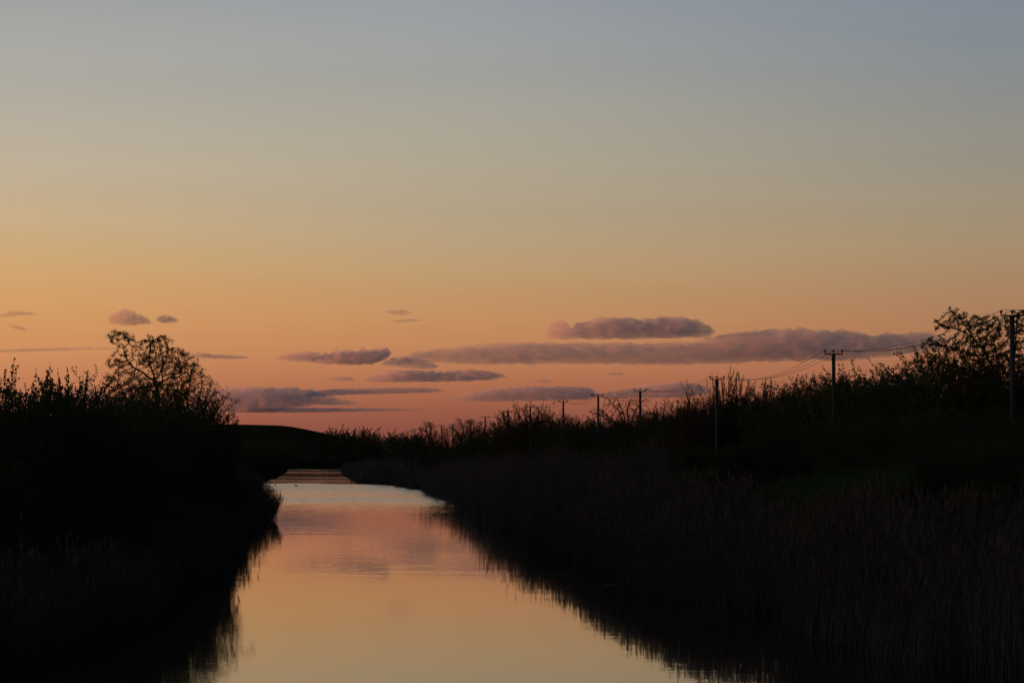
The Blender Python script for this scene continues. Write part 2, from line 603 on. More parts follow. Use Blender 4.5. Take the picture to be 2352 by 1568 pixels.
def cloud(knots, tau, label, seed, D=CD, lump=0.35, depth=1.6, nsc=None, lo=0.30, hi=0.55):
    """knots: (u, v_top, v_bottom) along the cloud; grown round its own axis as one closed body."""
    K = np.array(knots, dtype=float)
    mpp = D / FP
    u0, u1 = K[0, 0], K[-1, 0]
    hh = float(np.mean(K[:, 2] - K[:, 1])) / 2 * mpp
    nu = int(max(24, min(260, (u1 - u0) * mpp / (hh * 0.16))))
    nphi = 22
    cu, cv = (u0 + u1) / 2, float(np.mean((K[:, 1] + K[:, 2]) / 2))
    org = at(cu, cv, D)
    V = []
    for a in range(nu + 1):
        # smooth blend of the knots, plus fine jitter of the crest
        u = u0 + (u1 - u0) * a / nu
        t = np.interp(u, K[:, 0], K[:, 1])
        bt = np.interp(u, K[:, 0], K[:, 2])
        e = min(1.0, math.sqrt(max(0.0, min((u - u0), (u1 - u)) / (0.03 * (u1 - u0) + 4))))
        rz = max(0.02, (bt - t) / 2 * e) * mpp
        c = at(u, (t + bt) / 2, D) - org
        ry = max(rz * depth, 4) if e > 0 else 0.02
        for b in range(nphi):
            ph = 2 * math.pi * b / nphi
            y, z = math.cos(ph) * ry, math.sin(ph) * rz
            p = Vector((c.x, y, c.z + z))
            q = p / max(hh, 3) * 0.9 + Vector((seed * 7.3, 0, seed))
            d = mnoise.fractal(q * 0.8, 0.9, 2.1, 4) * lump
            up = 1.0 if z > 0 else 0.45
            V.append((p.x + d * rz * 0.5 * mnoise.noise(q), y * (1 + d * 1.2), c.z + z * (1 + d * up * 1.3)))
    F = []
    for a in range(nu):
        for b in range(nphi):
            b2 = (b + 1) % nphi
            F.append((a * nphi + b2, (a + 1) * nphi + b2, (a + 1) * nphi + b, a * nphi + b))
    mb = MB()
    mb.add(V, F)
    # end caps
    for a, s in ((0, 1), (nu, -1)):
        c = np.mean(np.array(V[a * nphi:(a + 1) * nphi]), axis=0)
        bi = mb.n
        mb.add([c], [(0, 0, 0)])
        mb.f[3].pop(); mb.m[3].pop()
        fs = [(bi, a * nphi + b, a * nphi + (b + 1) % nphi) if s < 0 else (bi, a * nphi + (b + 1) % nphi, a * nphi + b) for b in range(nphi)]
        mb.f[3].append(np.array(fs)); mb.m[3].append(np.zeros(len(fs), dtype=np.int32))
    thick = 2 * hh * depth
    dens = tau / thick * 0.6
    m = cloud_material(dens, (nsc or 0.9) / max(hh, 12) , lo, hi, 'cloud_vapour')
    o = mb.build('cloud', m, smooth=True)
    o.location = org
    tag(o, label, 'cloud', 'dusk clouds low over the horizon')
    return o


cloud([(1253, 762, 781), (1264, 745, 781), (1285, 735, 781), (1302, 740, 780), (1312, 753, 779), (1326, 740, 779), (1360, 731, 779), (1395, 729, 779),
       (1440, 729, 778), (1480, 733, 778), (1515, 727, 778), (1545, 725, 777), (1585, 731, 775), (1620, 742, 773), (1646, 758, 770)], 4.6,
      'topmost big cloud, puffy and lit salmon pink at its left end', 1, lump=0.27, lo=0.26, hi=0.54)
cloud([(900, 828, 842), (930, 818, 838), (960, 806, 832), (1000, 801, 832), (1050, 795, 834), (1100, 790, 837), (1170, 786, 838), (1250, 787, 836), (1330, 788, 836),
       (1400, 786, 837), (1500, 787, 838), (1580, 784, 838), (1640, 772, 836), (1700, 766, 833), (1760, 757, 830), (1850, 755, 829), (1930, 756, 828), (1965, 760, 826),
       (1985, 768, 824), (2050, 765, 818), (2120, 761, 808), (2160, 766, 800), (2185, 776, 793)], 3.5,
      'long mauve cloud bank stretching to the tall tree on the right', 2, lump=0.25, lo=0.24, hi=0.58)
cloud([(628, 820, 824), (660, 812, 829), (690, 808, 831), (720, 807, 829), (742, 810, 822)], 2.2,
      'small flat cloud just left of the ragged cloud above mid canal', 3)
cloud([(700, 828, 833), (740, 815, 836), (775, 805, 838), (810, 803, 838), (850, 804, 836), (870, 801, 833), (890, 799, 822), (902, 806, 815)], 4.2,
      'ragged cloud with a curled tip high above mid canal', 4, lump=0.5)
cloud([(838, 868, 877), (870, 856, 878), (900, 848, 878), (960, 850, 877), (1000, 853, 877), (1080, 849, 875), (1130, 852, 872), (1168, 862, 866)], 4.0,
      'narrow pointed cloud lying just under the long mauve bank', 5, lump=0.32)
cloud([(440, 906, 944), (480, 893, 946), (510, 890, 947), (560, 888, 947), (620, 888, 944), (680, 890, 938), (730, 898, 931), (780, 914, 930), (830, 926, 931)], 4.4,
      'broad grey cloud low beside the willow and above the hill', 6, lump=0.22)
cloud([(700, 900, 911), (760, 893, 909), (820, 891, 906), (900, 889, 904), (980, 890, 902), (1024, 895, 899)], 3.2,
      'thin streak reaching right from the broad grey cloud over the hill', 7, lump=0.22)
cloud([(520, 940, 947), (620, 936, 948), (720, 936, 947), (850, 937, 945), (920, 938, 943), (972, 940, 942)], 3.0,
      'lowest thin grey streak above the bare hill', 8, lump=0.15)
cloud([(1022, 915, 921), (1080, 899, 922), (1130, 891, 922), (1200, 887, 921), (1290, 885, 920), (1350, 889, 918), (1378, 899, 912)], 3.6,
      'flat grey cloud low above the middle power poles', 9, lump=0.18)
cloud([(1360, 905, 912), (1420, 897, 914), (1480, 884, 914), (1530, 878, 914), (1570, 877, 913), (1610, 883, 908), (1636, 892, 902)], 3.4,
      'flat grey cloud behind the bare spreading tree and its poles', 10, lump=0.18)
cloud([(247, 728, 741), (262, 716, 746), (285, 711, 748), (305, 715, 747), (330, 726, 746), (352, 738, 743)], 2.6,
      'small pink edged cloud right above the willow on the left', 11, lump=0.45, depth=1.2)
cloud([(358, 731, 738), (372, 724, 742), (390, 724, 742), (414, 735, 739)], 1.8,
      'little round cloud beside the pink edged one over the willow', 12, lump=0.4, depth=1.2)
cloud([(425, 817, 820), (455, 808, 822), (490, 813, 824), (540, 816, 825), (575, 818, 822)], 1.7,
      'thin small cloud just right of the willow crown', 13, lump=0.25)
cloud([(-60, 805, 812), (60, 799, 808), (180, 797, 804), (300, 797, 801)], 0.9,
      'long faint streak at the left edge above the leafy shoots', 14, lump=0.15)
cloud([(-10, 727, 731), (15, 716, 728), (40, 712, 725), (70, 717, 724), (92, 721, 723)], 0.9,
      'faint wisp near the left edge, upper of two', 15, lump=0.4)
cloud([(18, 746, 749), (34, 745, 756), (50, 750, 760), (64, 756, 759)], 1.0,
      'faint wisp near the left edge, lower of two', 16, lump=0.4)
cloud([(878, 713, 716), (900, 711, 723), (925, 711, 724), (948, 717, 720)], 0.9,
      'faint pink wisp in mid sky, upper of a pair', 17, lump=0.35)
cloud([(893, 737, 739), (920, 733, 741), (950, 732, 738), (971, 735, 737)], 0.8,
      'faint pink wisp in mid sky, lower of a pair', 18, lump=0.3)
cloud([(745, 869, 871), (775, 864, 875), (805, 866, 875), (820, 871, 873)], 1.2,
      'small dim wisp beneath the ragged cloud with the curled tip', 19, lump=0.3)
cloud([(1385, 858, 861), (1400, 854, 862), (1420, 854, 861), (1440, 857, 859)], 1.2,
      'tiny wisp under the middle of the long mauve bank', 20, lump=0.3)
cloud([(1210, 874, 876), (1232, 870, 880), (1258, 871, 880), (1272, 876, 878)], 0.9,
      'tiny wisp right of the pointed tip of the narrow cloud', 21, lump=0.3)
cloud([(40, 908, 925), (100, 892, 930), (150, 886, 934), (200, 890, 934), (245, 905, 932), (300, 918, 930)], 2.0,
      'low grey cloud seen behind the leafy shoots on the left', 22, lump=0.2)
cloud([(1800, 880, 884), (1850, 868, 884), (1900, 872, 886), (2000, 862, 884), (2090, 858, 888), (2150, 870, 886)], 0.9,
      'dim low cloud right behind the second largest pole', 23, lump=0.2)

cloud([(872, 836, 838), (900, 820, 842), (940, 822, 848), (985, 828, 848), (1010, 838, 844)], 2.0,
      'soft patch linking the ragged cloud to the long mauve bank', 24, lump=0.4)
cloud([(1640, 772, 776), (1690, 763, 776), (1740, 758, 772), (1770, 760, 768)], 1.2,
      'thin pink shred above the long mauve bank, right of the topmost cloud', 25, lump=0.4)

# ------------------------------------------------------------------ power line
POLE_H, ARM = 11.0, 0.70
INS = 0.36
ptop = [(2325, 712, 173), (1915, 803, 222), (1646, 863, 278), (1471, 892, 326), (1375, 904, 373), (1294, 918, 423), (1219.5, 929, 470), (1167, 942.5, 515),
        (1114.5, 954.5, 560), (1079.3, 965.5, 607), (1040.3, 972, 652), (1014.5, 974, 697), (990.5, 976.5, 740), (967.8, 981.5, 787), (952.8, 984, 826),
        (946.5, 986.5, 866), (936.3, 989, 910), (920.6, 994, 985), (878, 1005, 1110)]


def make_pole():
    root = empty('utility_pole', (0, 0, 0))
    zt = POLE_H - INS
    mb = MB()
    mb.box((0, 0, zt / 2), (0.34, 0.32, zt), 0.74)
    post = mb.build('post', M['concrete'], root)
    mb = MB()
    mb.box((0, 0, zt - 0.42), (0.30, 0.29, 0.08))
    mb.box((0.15, 0, zt - 0.42), (0.06, 0.10, 0.05))
    mb.box((-0.15, 0, zt - 0.42), (0.06, 0.10, 0.05))
    mb.build('clamp', M['steel'], root)
    mb = MB()
    mb.box((0, -0.03, zt + 0.005), (2 * ARM + 0.06, 0.10, 0.095))
    mb.box((0, -0.03, zt - 0.10), (0.27, 0.275, 0.14))
    mb.build('crossarm', M['steel'], root)
    for x in (-ARM, 0, ARM):
        mb = MB()
        z0 = zt + 0.04
        mb.lathe([(0.0, 0), (0.026, 0), (0.026, 0.16), (0.0, 0.16)], (x, -0.03, z0), 8)
        pin = mb.build('pin', M['steel'], root)
        mb = MB()
        mb.lathe([(0.0, 0.10), (0.055, 0.10), (0.09, 0.13), (0.055, 0.16), (0.055, 0.18), (0.115, 0.20), (0.105, 0.225), (0.06, 0.245), (0.06, 0.26),
                  (0.095, 0.275), (0.09, 0.31), (0.05, 0.33), (0.0, 0.335)], (x, -0.03, z0 - 0.02), 12)
        mb.build('insulator', M['porcelain'], root, smooth=True)
    return root


pole_words = ['nearest and tallest concrete pole, cut by the right frame edge before the leafy tree',
              'second pole from the right, its crossarm against the end of the long mauve cloud',
              'third pole from the right, beside the spiky topped shrub',
              'fourth pole from the right, standing at the bare spreading tree',
              'fifth pole from the right, with a bird perched close to its left insulator',
              'sixth pole from the right, the smaller of the two with a bird near their arms',
              'seventh pole from the right, in front of the rounded bronze bush',
              'eighth pole from the right, at the left end of the rounded bronze bush',
              'ninth pole from the right, among thin bare shoots',
              'tenth pole from the right, its crossarm against twiggy treetops',
              'eleventh pole from the right in the receding row',
              'twelfth pole from the right in the receding row',
              'thirteenth pole from the right, tiny, in front of a feathery bare tree',
              'fourteenth pole from the right, tiny in the receding row',
              'fifteenth pole from the right, overlapping the even smaller one beyond it',
              'sixteenth pole from the right, half hidden next to a slightly taller one',
              'seventeenth pole from the right, tiny above dark bushes',
              'eighteenth pole from the right, next to last where the row ends',
              'last and smallest pole of the row, far off over the canal end']
proto = make_pole()
tops = []
for k, (u, v, D) in enumerate(ptop):
    p = at(u, v, D)
    o = proto if k == 0 else copy_tree(proto)
    o.location = (p.x, p.y, p.z - POLE_H)
    o.rotation_euler = (R([0.2, 0, -0.3, 0.2][k % 4]), R([-0.15, -0.1, 0.25, -0.2, -0.35, -0.1, -0.55][k % 7]), R([4, 2, 5, 3][k % 4]))
    tag(o, pole_words[k], 'power pole', 'concrete poles of the power line')
    tops.append(o)
bpy.context.view_layer.update()
anch = []
for o in tops:
    mw = o.matrix_world
    anch.append([mw @ Vector((x, -0.03, POLE_H - INS + 0.34)) for x in (-ARM, 0, ARM)])
# the line runs on past the right frame edge to the next pole
anch.insert(0, [a + (a - b) * 0.98 + Vector((0, 0, 0.3)) for a, b in zip(anch[0], anch[1])])
for k, nm in enumerate(('thin wire carried on the left hand insulators of the poles', 'thin wire carried on the middle insulators of the poles',
                        'thin wire carried on the right hand insulators of the poles')):
    mb = MB()
    pts = []
    for a in range(len(anch) - 1):
        p, q = anch[a][k], anch[a + 1][k]
        span = (q - p).length
        sag = 0.95 * (span / 50) ** 2 * [1.0, 0.94, 1.05][(a + k) % 3]
        for s in range(16):
            t = s / 16
            r = p.lerp(q, t)
            r.z -= sag * 4 * t * (1 - t)
            pts.append(r)
    pts.append(anch[-1][k])
    mb.tube(pts, [0.015] * len(pts), 4)
    tag(mb.build('power_line_wire', M['wire']), nm, 'wire', 'wires of the power line')


# birds and duck
def bird(loc, rz, pitch, label, s=1.0):
    root = empty('bird', loc, rz)
    prof = [(0.0, -0.20), (0.018, -0.19), (0.022, -0.10), (0.05, -0.05), (0.07, 0.02), (0.065, 0.09), (0.045, 0.13), (0.048, 0.165), (0.04, 0.20),
            (0.016, 0.22), (0.008, 0.25), (0.0, 0.265)]
    mb = MB()
    P = [(r * s, z * s) for r, z in prof]
    mb.lathe(P, (0, 0, 0.10 * s), 10)
    b = mb.build('body', M['feather'], root, smooth=True)
    b.rotation_euler = (0, pitch, 0)
    for sy in (-1, 1):
        mb = MB()
        mb.tube([(0.0, sy * 0.062 * s, 0.18 * s), (-0.05 * s, sy * 0.072 * s, 0.06 * s), (-0.10 * s, sy * 0.04 * s, -0.08 * s)], [0.03 * s, 0.035 * s, 0.008 * s], 5)
        mb.build('wing', M['feather'], root, smooth=True)
        mb = MB()
        mb.tube([(0, sy * 0.025 * s, 0.08 * s), (0.005, sy * 0.025 * s, 0.0)], [0.008 * s, 0.007 * s], 4)
        mb.build('leg', M['feather'], root)
    tag(root, label, 'bird', 'birds on the wires')
    return root


def wire_point(a, k, t):
    p, q = anch[a][k], anch[a + 1][k]
    span = (q - p).length
    r = p.lerp(q, t)
    r.z -= 0.95 * (span / 50) ** 2 * [1.0, 0.94, 1.05][(a + k) % 3] * 4 * t * (1 - t) - 0.012
    return r


bird(wire_point(5, 0, 0.06), R(180), R(-55), 'dark bird perched by the left insulator of the fifth pole', 1.25)
bird(wire_point(6, 0, 0.16), R(190), R(-50), 'dark bird perched on the wire left of the sixth pole', 1.2)

dk = empty('duck', (at(680, 1114.5, 455).x, 455, 0.0), R(200))
mb = MB()
sec_ = [(-0.30, 0.015, 0.14), (-0.24, 0.06, 0.11), (-0.10, 0.12, 0.07), (0.06, 0.13, 0.06), (0.16, 0.09, 0.09), (0.20, 0.055, 0.17), (0.215, 0.05, 0.25), (0.25, 0.05, 0.29),
        (0.29, 0.03, 0.285), (0.36, 0.012, 0.27)]
mb.tube([(x, 0, z) for x, r, z in sec_], [r for x, r, z in sec_], 8)
mb.build('body', M['feather'], dk, smooth=True)
for sy in (-1, 1):
    mb = MB()
    mb.tube([(0.12, sy * 0.10, 0.11), (-0.05, sy * 0.115, 0.11), (-0.24, sy * 0.05, 0.15)], [0.03, 0.05, 0.008], 5)
    mb.build('wing', M['feather'], dk, smooth=True)
tag(dk, 'small dark duck afloat on the pale rippled stretch of canal', 'duck')


# ------------------------------------------------------------------ plants
def unit(v):
    return v / max(1e-9, np.linalg.norm(v))


def leaves(mb, P, Dr, size, aspect, rng, jitter=0.6, mat=0, szj=0.35):
    """Diamond shaped leaves at points P, growing roughly along Dr."""
    P = np.asarray(P); Dr = np.asarray(Dr)
    n = len(P)
    if n == 0:
        return
    d = Dr + rng.normal(0, jitter, (n, 3))
    d /= np.maximum(np.linalg.norm(d, axis=1, keepdims=True), 1e-6)
    s = np.cross(d, rng.normal(0, 1, (n, 3)))
    s /= np.maximum(np.linalg.norm(s, axis=1, keepdims=True), 1e-6)
    Lg = size * (1 + rng.uniform(-szj, szj, (n, 1)))
    W = Lg * aspect
    V = np.stack([P, P + d * Lg * 0.45 + s * W * 0.5, P + d * Lg, P + d * Lg * 0.45 - s * W * 0.5], 1)
    i = np.arange(n)[:, None] * 4 + np.arange(4)[None, :]
    mb.add(V.reshape(-1, 3), i, mat)


def colonise(nodes, parent, attr, step, infl, kill, rng, iters=90, trop=(0, 0, 0.05), wig=0.12):
    """Branches grow from the given skeleton towards scattered points of the crown."""
    nodes = [np.array(p, dtype=float) for p in nodes]
    parent = list(parent)
    attr = np.array(attr, dtype=float)
    bd = np.full(len(attr), 1e9)
    bi = np.zeros(len(attr), dtype=int)
    kids = {}
    alive = np.ones(len(attr), dtype=bool)

    def upd(lo):
        new = np.array(nodes[lo:])
        for c in range(0, len(new), 400):
            d = np.linalg.norm(attr[:, None, :] - new[None, c:c + 400, :], axis=2)
            j = d.argmin(1)
            dm = d[np.arange(len(attr)), j]
            better = dm < bd
            bd[better] = dm[better]
            bi[better] = lo + c + j[better]
    upd(0)
    for it in range(iters):
        alive &= bd > kill
        act = alive & (bd < infl)
        if not act.any():
            break
        lo = len(nodes)
        idx = np.where(act)[0]
        sums = {}
        for a in idx:
            b = bi[a]
            dv = attr[a] - nodes[b]
            sums.setdefault(b, []).append(dv / np.linalg.norm(dv))
        for b, ds in sums.items():
            if kids.get(b, 0) >= 3:
                for a in idx:
                    if bi[a] == b:
                        alive[a] = False
                continue
            d = unit(np.sum(ds, axis=0) / len(ds) + np.array(trop) + rng.normal(0, wig, 3))
            nodes.append(nodes[b] + d * step)
            parent.append(b)
            kids[b] = kids.get(b, 0) + 1
        if len(nodes) == lo:
            break
        upd(lo)
    return np.array(nodes), np.array(parent)


def tree_mesh(nodes, parent, tip, power, rmax, wood, rmin_sides=0.03):
    n = len(nodes)
    rad = np.zeros(n)
    ch = [[] for _ in range(n)]
    for k in range(n):
        if parent[k] >= 0:
            ch[parent[k]].append(k)
    order = list(range(n))
    acc = np.zeros(n)
    for k in reversed(order):
        if not ch[k]:
            acc[k] = tip ** power
        rad[k] = min(rmax, acc[k] ** (1 / power))
        if parent[k] >= 0:
            acc[parent[k]] += acc[k]
    done = np.zeros(n, dtype=bool)
    for k in range(n):
        starts = [k] if parent[k] < 0 else []
        if ch[k]:
            main = max(ch[k], key=lambda c: rad[c])
            starts += [c for c in ch[k] if c != main]
        for s0 in starts:
            chain = [s0] if parent[s0] < 0 else [parent[s0], s0]
            c = s0
            while ch[c]:
                c = max(ch[c], key=lambda q: rad[q])
                chain.append(c)
            if len(chain) < 2:
                continue
            rr = [rad[q] for q in chain]
            if parent[s0] >= 0:
                rr[0] = rad[s0]
            big = max(rr)
            wood.tube([nodes[q] for q in chain], rr, 7 if big > 0.06 else (4 if big > 0.018 else 3))
    return rad, ch


def in_ellipsoid(rng, c, r, n):
    p = rng.normal(0, 1, (n, 3))
    p /= np.linalg.norm(p, axis=1, keepdims=True)
    p *= rng.uniform(0, 1, (n, 1)) ** (1 / 2.4)
    return np.array(c) + p * np.array(r)


def hero_tree(name, base, limbs, blobs, D, toworld, mpp, seed, step, infl, kill, tip, power, rmax, leaf, mats, label, cat, group=None):
    """limbs: lists of picture points (x, y, depth metres); blobs: (x, y, rx, ry, count) giving the crown's outline."""
    rng = np.random.default_rng(seed)
    nodes, parent = [], []
    pts0 = {}

    def node(p, par):
        nodes.append(np.array(p)); parent.append(par)
        return len(nodes) - 1
    root = node(np.array(base), -1)
    named = {'base': root}
    for lb in limbs:
        start, path, endname = lb
        cur = named[start]
        for (x, y, dz) in path:
            q = np.array(toworld(x, y)) + np.array((0, dz, 0))
            p0 = nodes[cur]
            L_ = np.linalg.norm(q - p0)
            m = max(1, int(L_ / (step * 1.5)))
            side = rng.normal(0, 1, 3)
            for s in range(1, m + 1):
                t = s / m
                cur = node(p0 + (q - p0) * t + side * 0.03 * L_ * math.sin(math.pi * t), cur)
        if endname:
            named[endname] = cur
    attr = []
    for (x, y, rx, ry, n) in blobs:
        c = np.array(toworld(x, y))
        attr.append(in_ellipsoid(rng, c, (rx * mpp, max(rx, ry) * mpp * 0.9, ry * mpp), n))
    attr = np.concatenate(attr)
    nd, pa = colonise(nodes, parent, attr, step, infl, kill, rng)
    wood = MB()
    rad, ch = tree_mesh(nd, pa, tip, power, rmax, wood)
    r = empty(name, tuple(base))
    o = wood.build('trunk', M['bark'], r, smooth=True)
    o.matrix_parent_inverse = Matrix.Identity(4)
    o.data.transform(Matrix.Translation(-Vector(base)))
    size, aspect, per, lim, jit, droop = leaf
    P, Dd = [], []
    for k in range(len(nd)):
        if pa[k] >= 0 and rad[k] < lim:
            d = unit(nd[k] - nd[pa[k]])
            for q in range(rng.poisson(per)):
                t = rng.uniform(0, 1)
                P.append(nd[pa[k]] * (1 - t) + nd[k] * t + rng.normal(0, 0.045, 3))
                Dd.append(d * 0.5 + np.array((0, 0, droop)))
    lm = MB()
    leaves(lm, np.array(P) - np.array(base), Dd, size, aspect, rng, jit)
    lm.build('crown', mats, r)
    tag(r, label, cat, group)
    return r


# --- willow-like tree on the left bank (crop coordinates: 0.2563 grid units each)
DW = 150.0


def tw(x, y):
    return at(x * 0.2563, 689 + y * 0.2563, DW)


bw = tw(1400, 1560)
bw.z = gz(bw.x, bw.y) - 0.1
willow_limbs = [
    ('base', [(1402, 1300, 0), (1398, 1050, 0.0), (1404, 900, 0.1), (1402, 770, 0.1)], 'fork'),
    ('fork', [(1368, 712, -0.1), (1290, 650, -0.3), (1200, 600, -0.5), (1155, 545, -0.6)], 'l1'),
    ('l1', [(1132, 470, -0.7), (1120, 435, -0.7)], 'l1b'),
    ('l1b', [(1085, 420, -0.7), (1060, 405, -0.8), (1030, 393, -0.8)], None),
    ('l1b', [(1165, 395, -0.6), (1160, 350, -0.6), (1120, 300, -0.6)], None),
    ('l1', [(1100, 575, -0.9), (1040, 590, -1.1), (965, 585, -1.2)], None),
    ('fork', [(1362, 640, 0.1), (1330, 545, 0.3), (1336, 460, 0.4), (1346, 380, 0.4)], 'l2'),
    ('l2', [(1290, 350, 0.5), (1250, 370, 0.5)], None),
    ('l2', [(1400, 345, 0.3), (1440, 320, 0.2)], None),
    ('fork', [(1440, 745, 0.4), (1448, 690, 0.5), (1434, 630, 0.6), (1440, 540, 0.8), (1443, 470, 0.8)], 'l3'),
    ('l3', [(1500, 430, 0.9), (1570, 420, 0.9)], None),
    ('fork', [(1445, 720, 0.6), (1530, 662, 0.9), (1600, 648, 1.1), (1660, 620, 1.3)], None),
    ('fork', [(1320, 775, -0.3), (1240, 800, -0.6), (1185, 745, -0.8), (1225, 650, -0.7), (1240, 585, -0.6), (1290, 575, -0.3)], None),
    ('base', [(1300, 1250, -0.5), (1200, 1000, -0.9), (1130, 860, -1.0), (1080, 740, -1.1), (1040, 690, -1.2)], None),
    ('base', [(1480, 1250, 0.5), (1520, 1000, 0.8), (1560, 850, 1.0), (1640, 720, 1.1)], None)]
willow_blobs = [(1090, 335, 140, 75, 260), (1010, 315, 65, 60, 110), (1400, 395, 170, 95, 380), (1480, 550, 270, 140, 650), (1060, 560, 110, 95, 240), (1240, 480, 150, 110, 190), (975, 710, 60, 70, 60), (1000, 880, 100, 90, 160),
                (1130, 760, 200, 170, 560), (1640, 600, 170, 150, 420), (1400, 880, 400, 150, 800), (1250, 980, 360, 110, 520), (1360, 780, 320, 130, 320), (1620, 760, 180, 150, 380)]
hero_tree('willow_tree', bw, willow_limbs, willow_blobs, DW, tw, 0.2563 * DW / FP, 5, 0.13, 1.1, 0.17, 0.006, 2.25, 0.22,
          (0.086, 0.40, 9.5, 0.018, 0.6, 0.12), M['leaf_olive'], 'tall crooked willow with open crown and bare twisting limbs on the left bank', 'tree')

# --- willow scrub fanning out to the right of it
bs = tw(1640, 1480)
bs.y += 0.8
bs.z = gz(bs.x, bs.y) - 0.1
scrub_limbs = [
    ('base', [(1640, 1250, 0), (1660, 1000, 0), (1690, 800, 0.1), (1710, 640, 0.2)], None),
    ('base', [(1680, 1200, 0.2), (1760, 950, 0.4), (1800, 760, 0.5), (1790, 620, 0.5)], None),
    ('base', [(1690, 1250, -0.2), (1800, 1020, -0.4), (1870, 850, -0.5), (1905, 700, -0.6)], None),
    ('base', [(1700, 1280, 0.3), (1860, 1080, 0.5), (1970, 930, 0.7), (2035, 850, 0.8)], None),
    ('base', [(1720, 1290, -0.3), (1900, 1110, -0.5), (2040, 990, -0.7), (2140, 905, -0.8)], None),
    ('base', [(1720, 1300, 0.1), (1900, 1160, 0.2), (2040, 1080, 0.2), (2090, 1040, 0.2)], None)]
scrub_blobs = [(1720, 700, 110, 130, 240), (1810, 740, 90, 130, 220), (1890, 800, 90, 110, 160), (1900, 890, 150, 100, 260), (2050, 900, 70, 60, 50), (2120, 915, 50, 40, 30),
               (1780, 930, 240, 150, 620), (1970, 1000, 150, 70, 170), (1800, 1080, 260, 90, 380), (2070, 1040, 60, 50, 40)]
hero_tree('willow_scrub', bs, scrub_limbs, scrub_blobs, DW, tw, 0.2563 * DW / FP, 23, 0.13, 1.1, 0.17, 0.006, 2.2, 0.08,
          (0.085, 0.38, 5.0, 0.016, 0.55, 0.3), M['leaf'], 'willow scrub fanning out to the right from the crooked willow', 'shrub')

# --- broad leafed tree at the right edge (crop: u = 1764 + .293x, v = 631.6 + .293y)
DR = 195.0


def tr(x, y):
    return at(1764 + x * 0.293, 631.6 + y * 0.293, DR)


br = tr(1880, 1560)
br.z = gz(br.x, br.y) - 0.1
right_limbs = [
    ('base', [(1880, 1250, 0), (1870, 1000, 0)], 'fork'),
    ('fork', [(1790, 760, -0.2), (1700, 620, -0.4), (1600, 500, -0.6)], 'r1'),
    ('r1', [(1530, 450, -0.7), (1450, 425, -0.8), (1370, 410, -0.8), (1310, 375, -0.9)], None),
    ('r1', [(1540, 400, -0.5), (1480, 330, -0.5), (1430, 285, -0.5)], None),
    ('fork', [(1760, 800, -0.6), (1620, 640, -0.9), (1480, 590, -1.1), (1350, 560, -1.2), (1240, 520, -1.3)], None),
    ('fork', [(1700, 840, -0.4), (1560, 750, -0.7), (1400, 700, -0.9), (1240, 680, -1.1), (1130, 690, -1.2)], None),
    ('fork', [(1650, 880, 0.5), (1450, 800, 0.8), (1300, 790, 1.0), (1190, 800, 1.1)], None),
    ('fork', [(1820, 760, 0.5), (1800, 600, 0.7), (1760, 450, 0.9), (1720, 380, 0.9)], None),
    ('fork', [(1920, 740, 0.3), (1950, 560, 0.4), (1960, 400, 0.4), (1970, 300, 0.5)], None),
    ('fork', [(2000, 800, -0.3), (2120, 620, -0.5), (2200, 480, -0.6), (2280, 400, -0.7)], None),
    ('fork', [(2050, 850, 0.6), (2250, 720, 1.0), (2400, 650, 1.2)], None)]
right_blobs = [(1440, 320, 90, 70, 98), (1560, 380, 210, 85, 336), (1370, 390, 80, 70, 98), (1780, 420, 200, 110, 461), (1960, 400, 170, 140, 461), (2200, 480, 220, 170, 588),
               (1620, 560, 260, 120, 588), (1330, 560, 150, 90, 237), (1330, 660, 220, 90, 420), (1560, 740, 340, 110, 784), (1860, 640, 260, 170, 784),
               (2150, 720, 300, 180, 840), (1400, 800, 260, 90, 448), (1800, 850, 420, 120, 728)]
hero_tree('broadleaf_tree', br, right_limbs, right_blobs, DR, tr, 0.293 * DR / FP, 11, 0.17, 1.5, 0.23, 0.007, 2.3, 0.26,
          (0.108, 0.60, 9.5, 0.023, 0.8, 0.05), M['leaf_olive'], 'tall broad leafy tree at the right edge, behind the nearest pole', 'tree')


# --- bare spreading tree behind the fourth pole (crop: u = 1286.2 + .1953x, v = 849.8 + .1953y)
DB = 350.0


def tb(x, y):
    return at(1286.2 + x * 0.1953, 849.8 + y * 0.1953, DB)


bb = tb(800, 1080)
bb.z = gz(bb.x, bb.y) - 0.1
bare_limbs = [
    ('base', [(795, 900, 0), (785, 760, 0)], 'fork'),
    ('fork', [(740, 600, -0.5), (690, 480, -0.9), (600, 390, -1.2), (560, 330, -1.3)], None),
    ('fork', [(700, 640, 0.6), (600, 560, 1.0), (480, 470, 1.3), (420, 440, 1.5)], None),
    ('fork', [(660, 640, -0.6), (520, 560, -1.1), (380, 510, -1.5)], None),
    ('fork', [(770, 600, 0.4), (740, 480, 0.6), (690, 350, 0.8)], None),
    ('fork', [(800, 580, -0.3), (790, 460, -0.4), (830, 350, -0.5)], None),
    ('fork', [(850, 600, 0.7), (890, 480, 1.1), (990, 350, 1.5), (1030, 345, 1.6)], None),
    ('fork', [(880, 620, -0.7), (980, 540, -1.1), (1100, 490, -1.6)], None),
    ('fork', [(890, 660, 0.5), (1020, 590, 0.9), (1120, 550, 1.2)], None)]
bare_blobs = [(740, 510, 330, 170, 420), (430, 500, 110, 70, 70), (1050, 540, 130, 90, 90), (620, 360, 150, 60, 90), (960, 375, 120, 65, 80), (810, 360, 90, 50, 50), (780, 650, 260, 90, 150)]
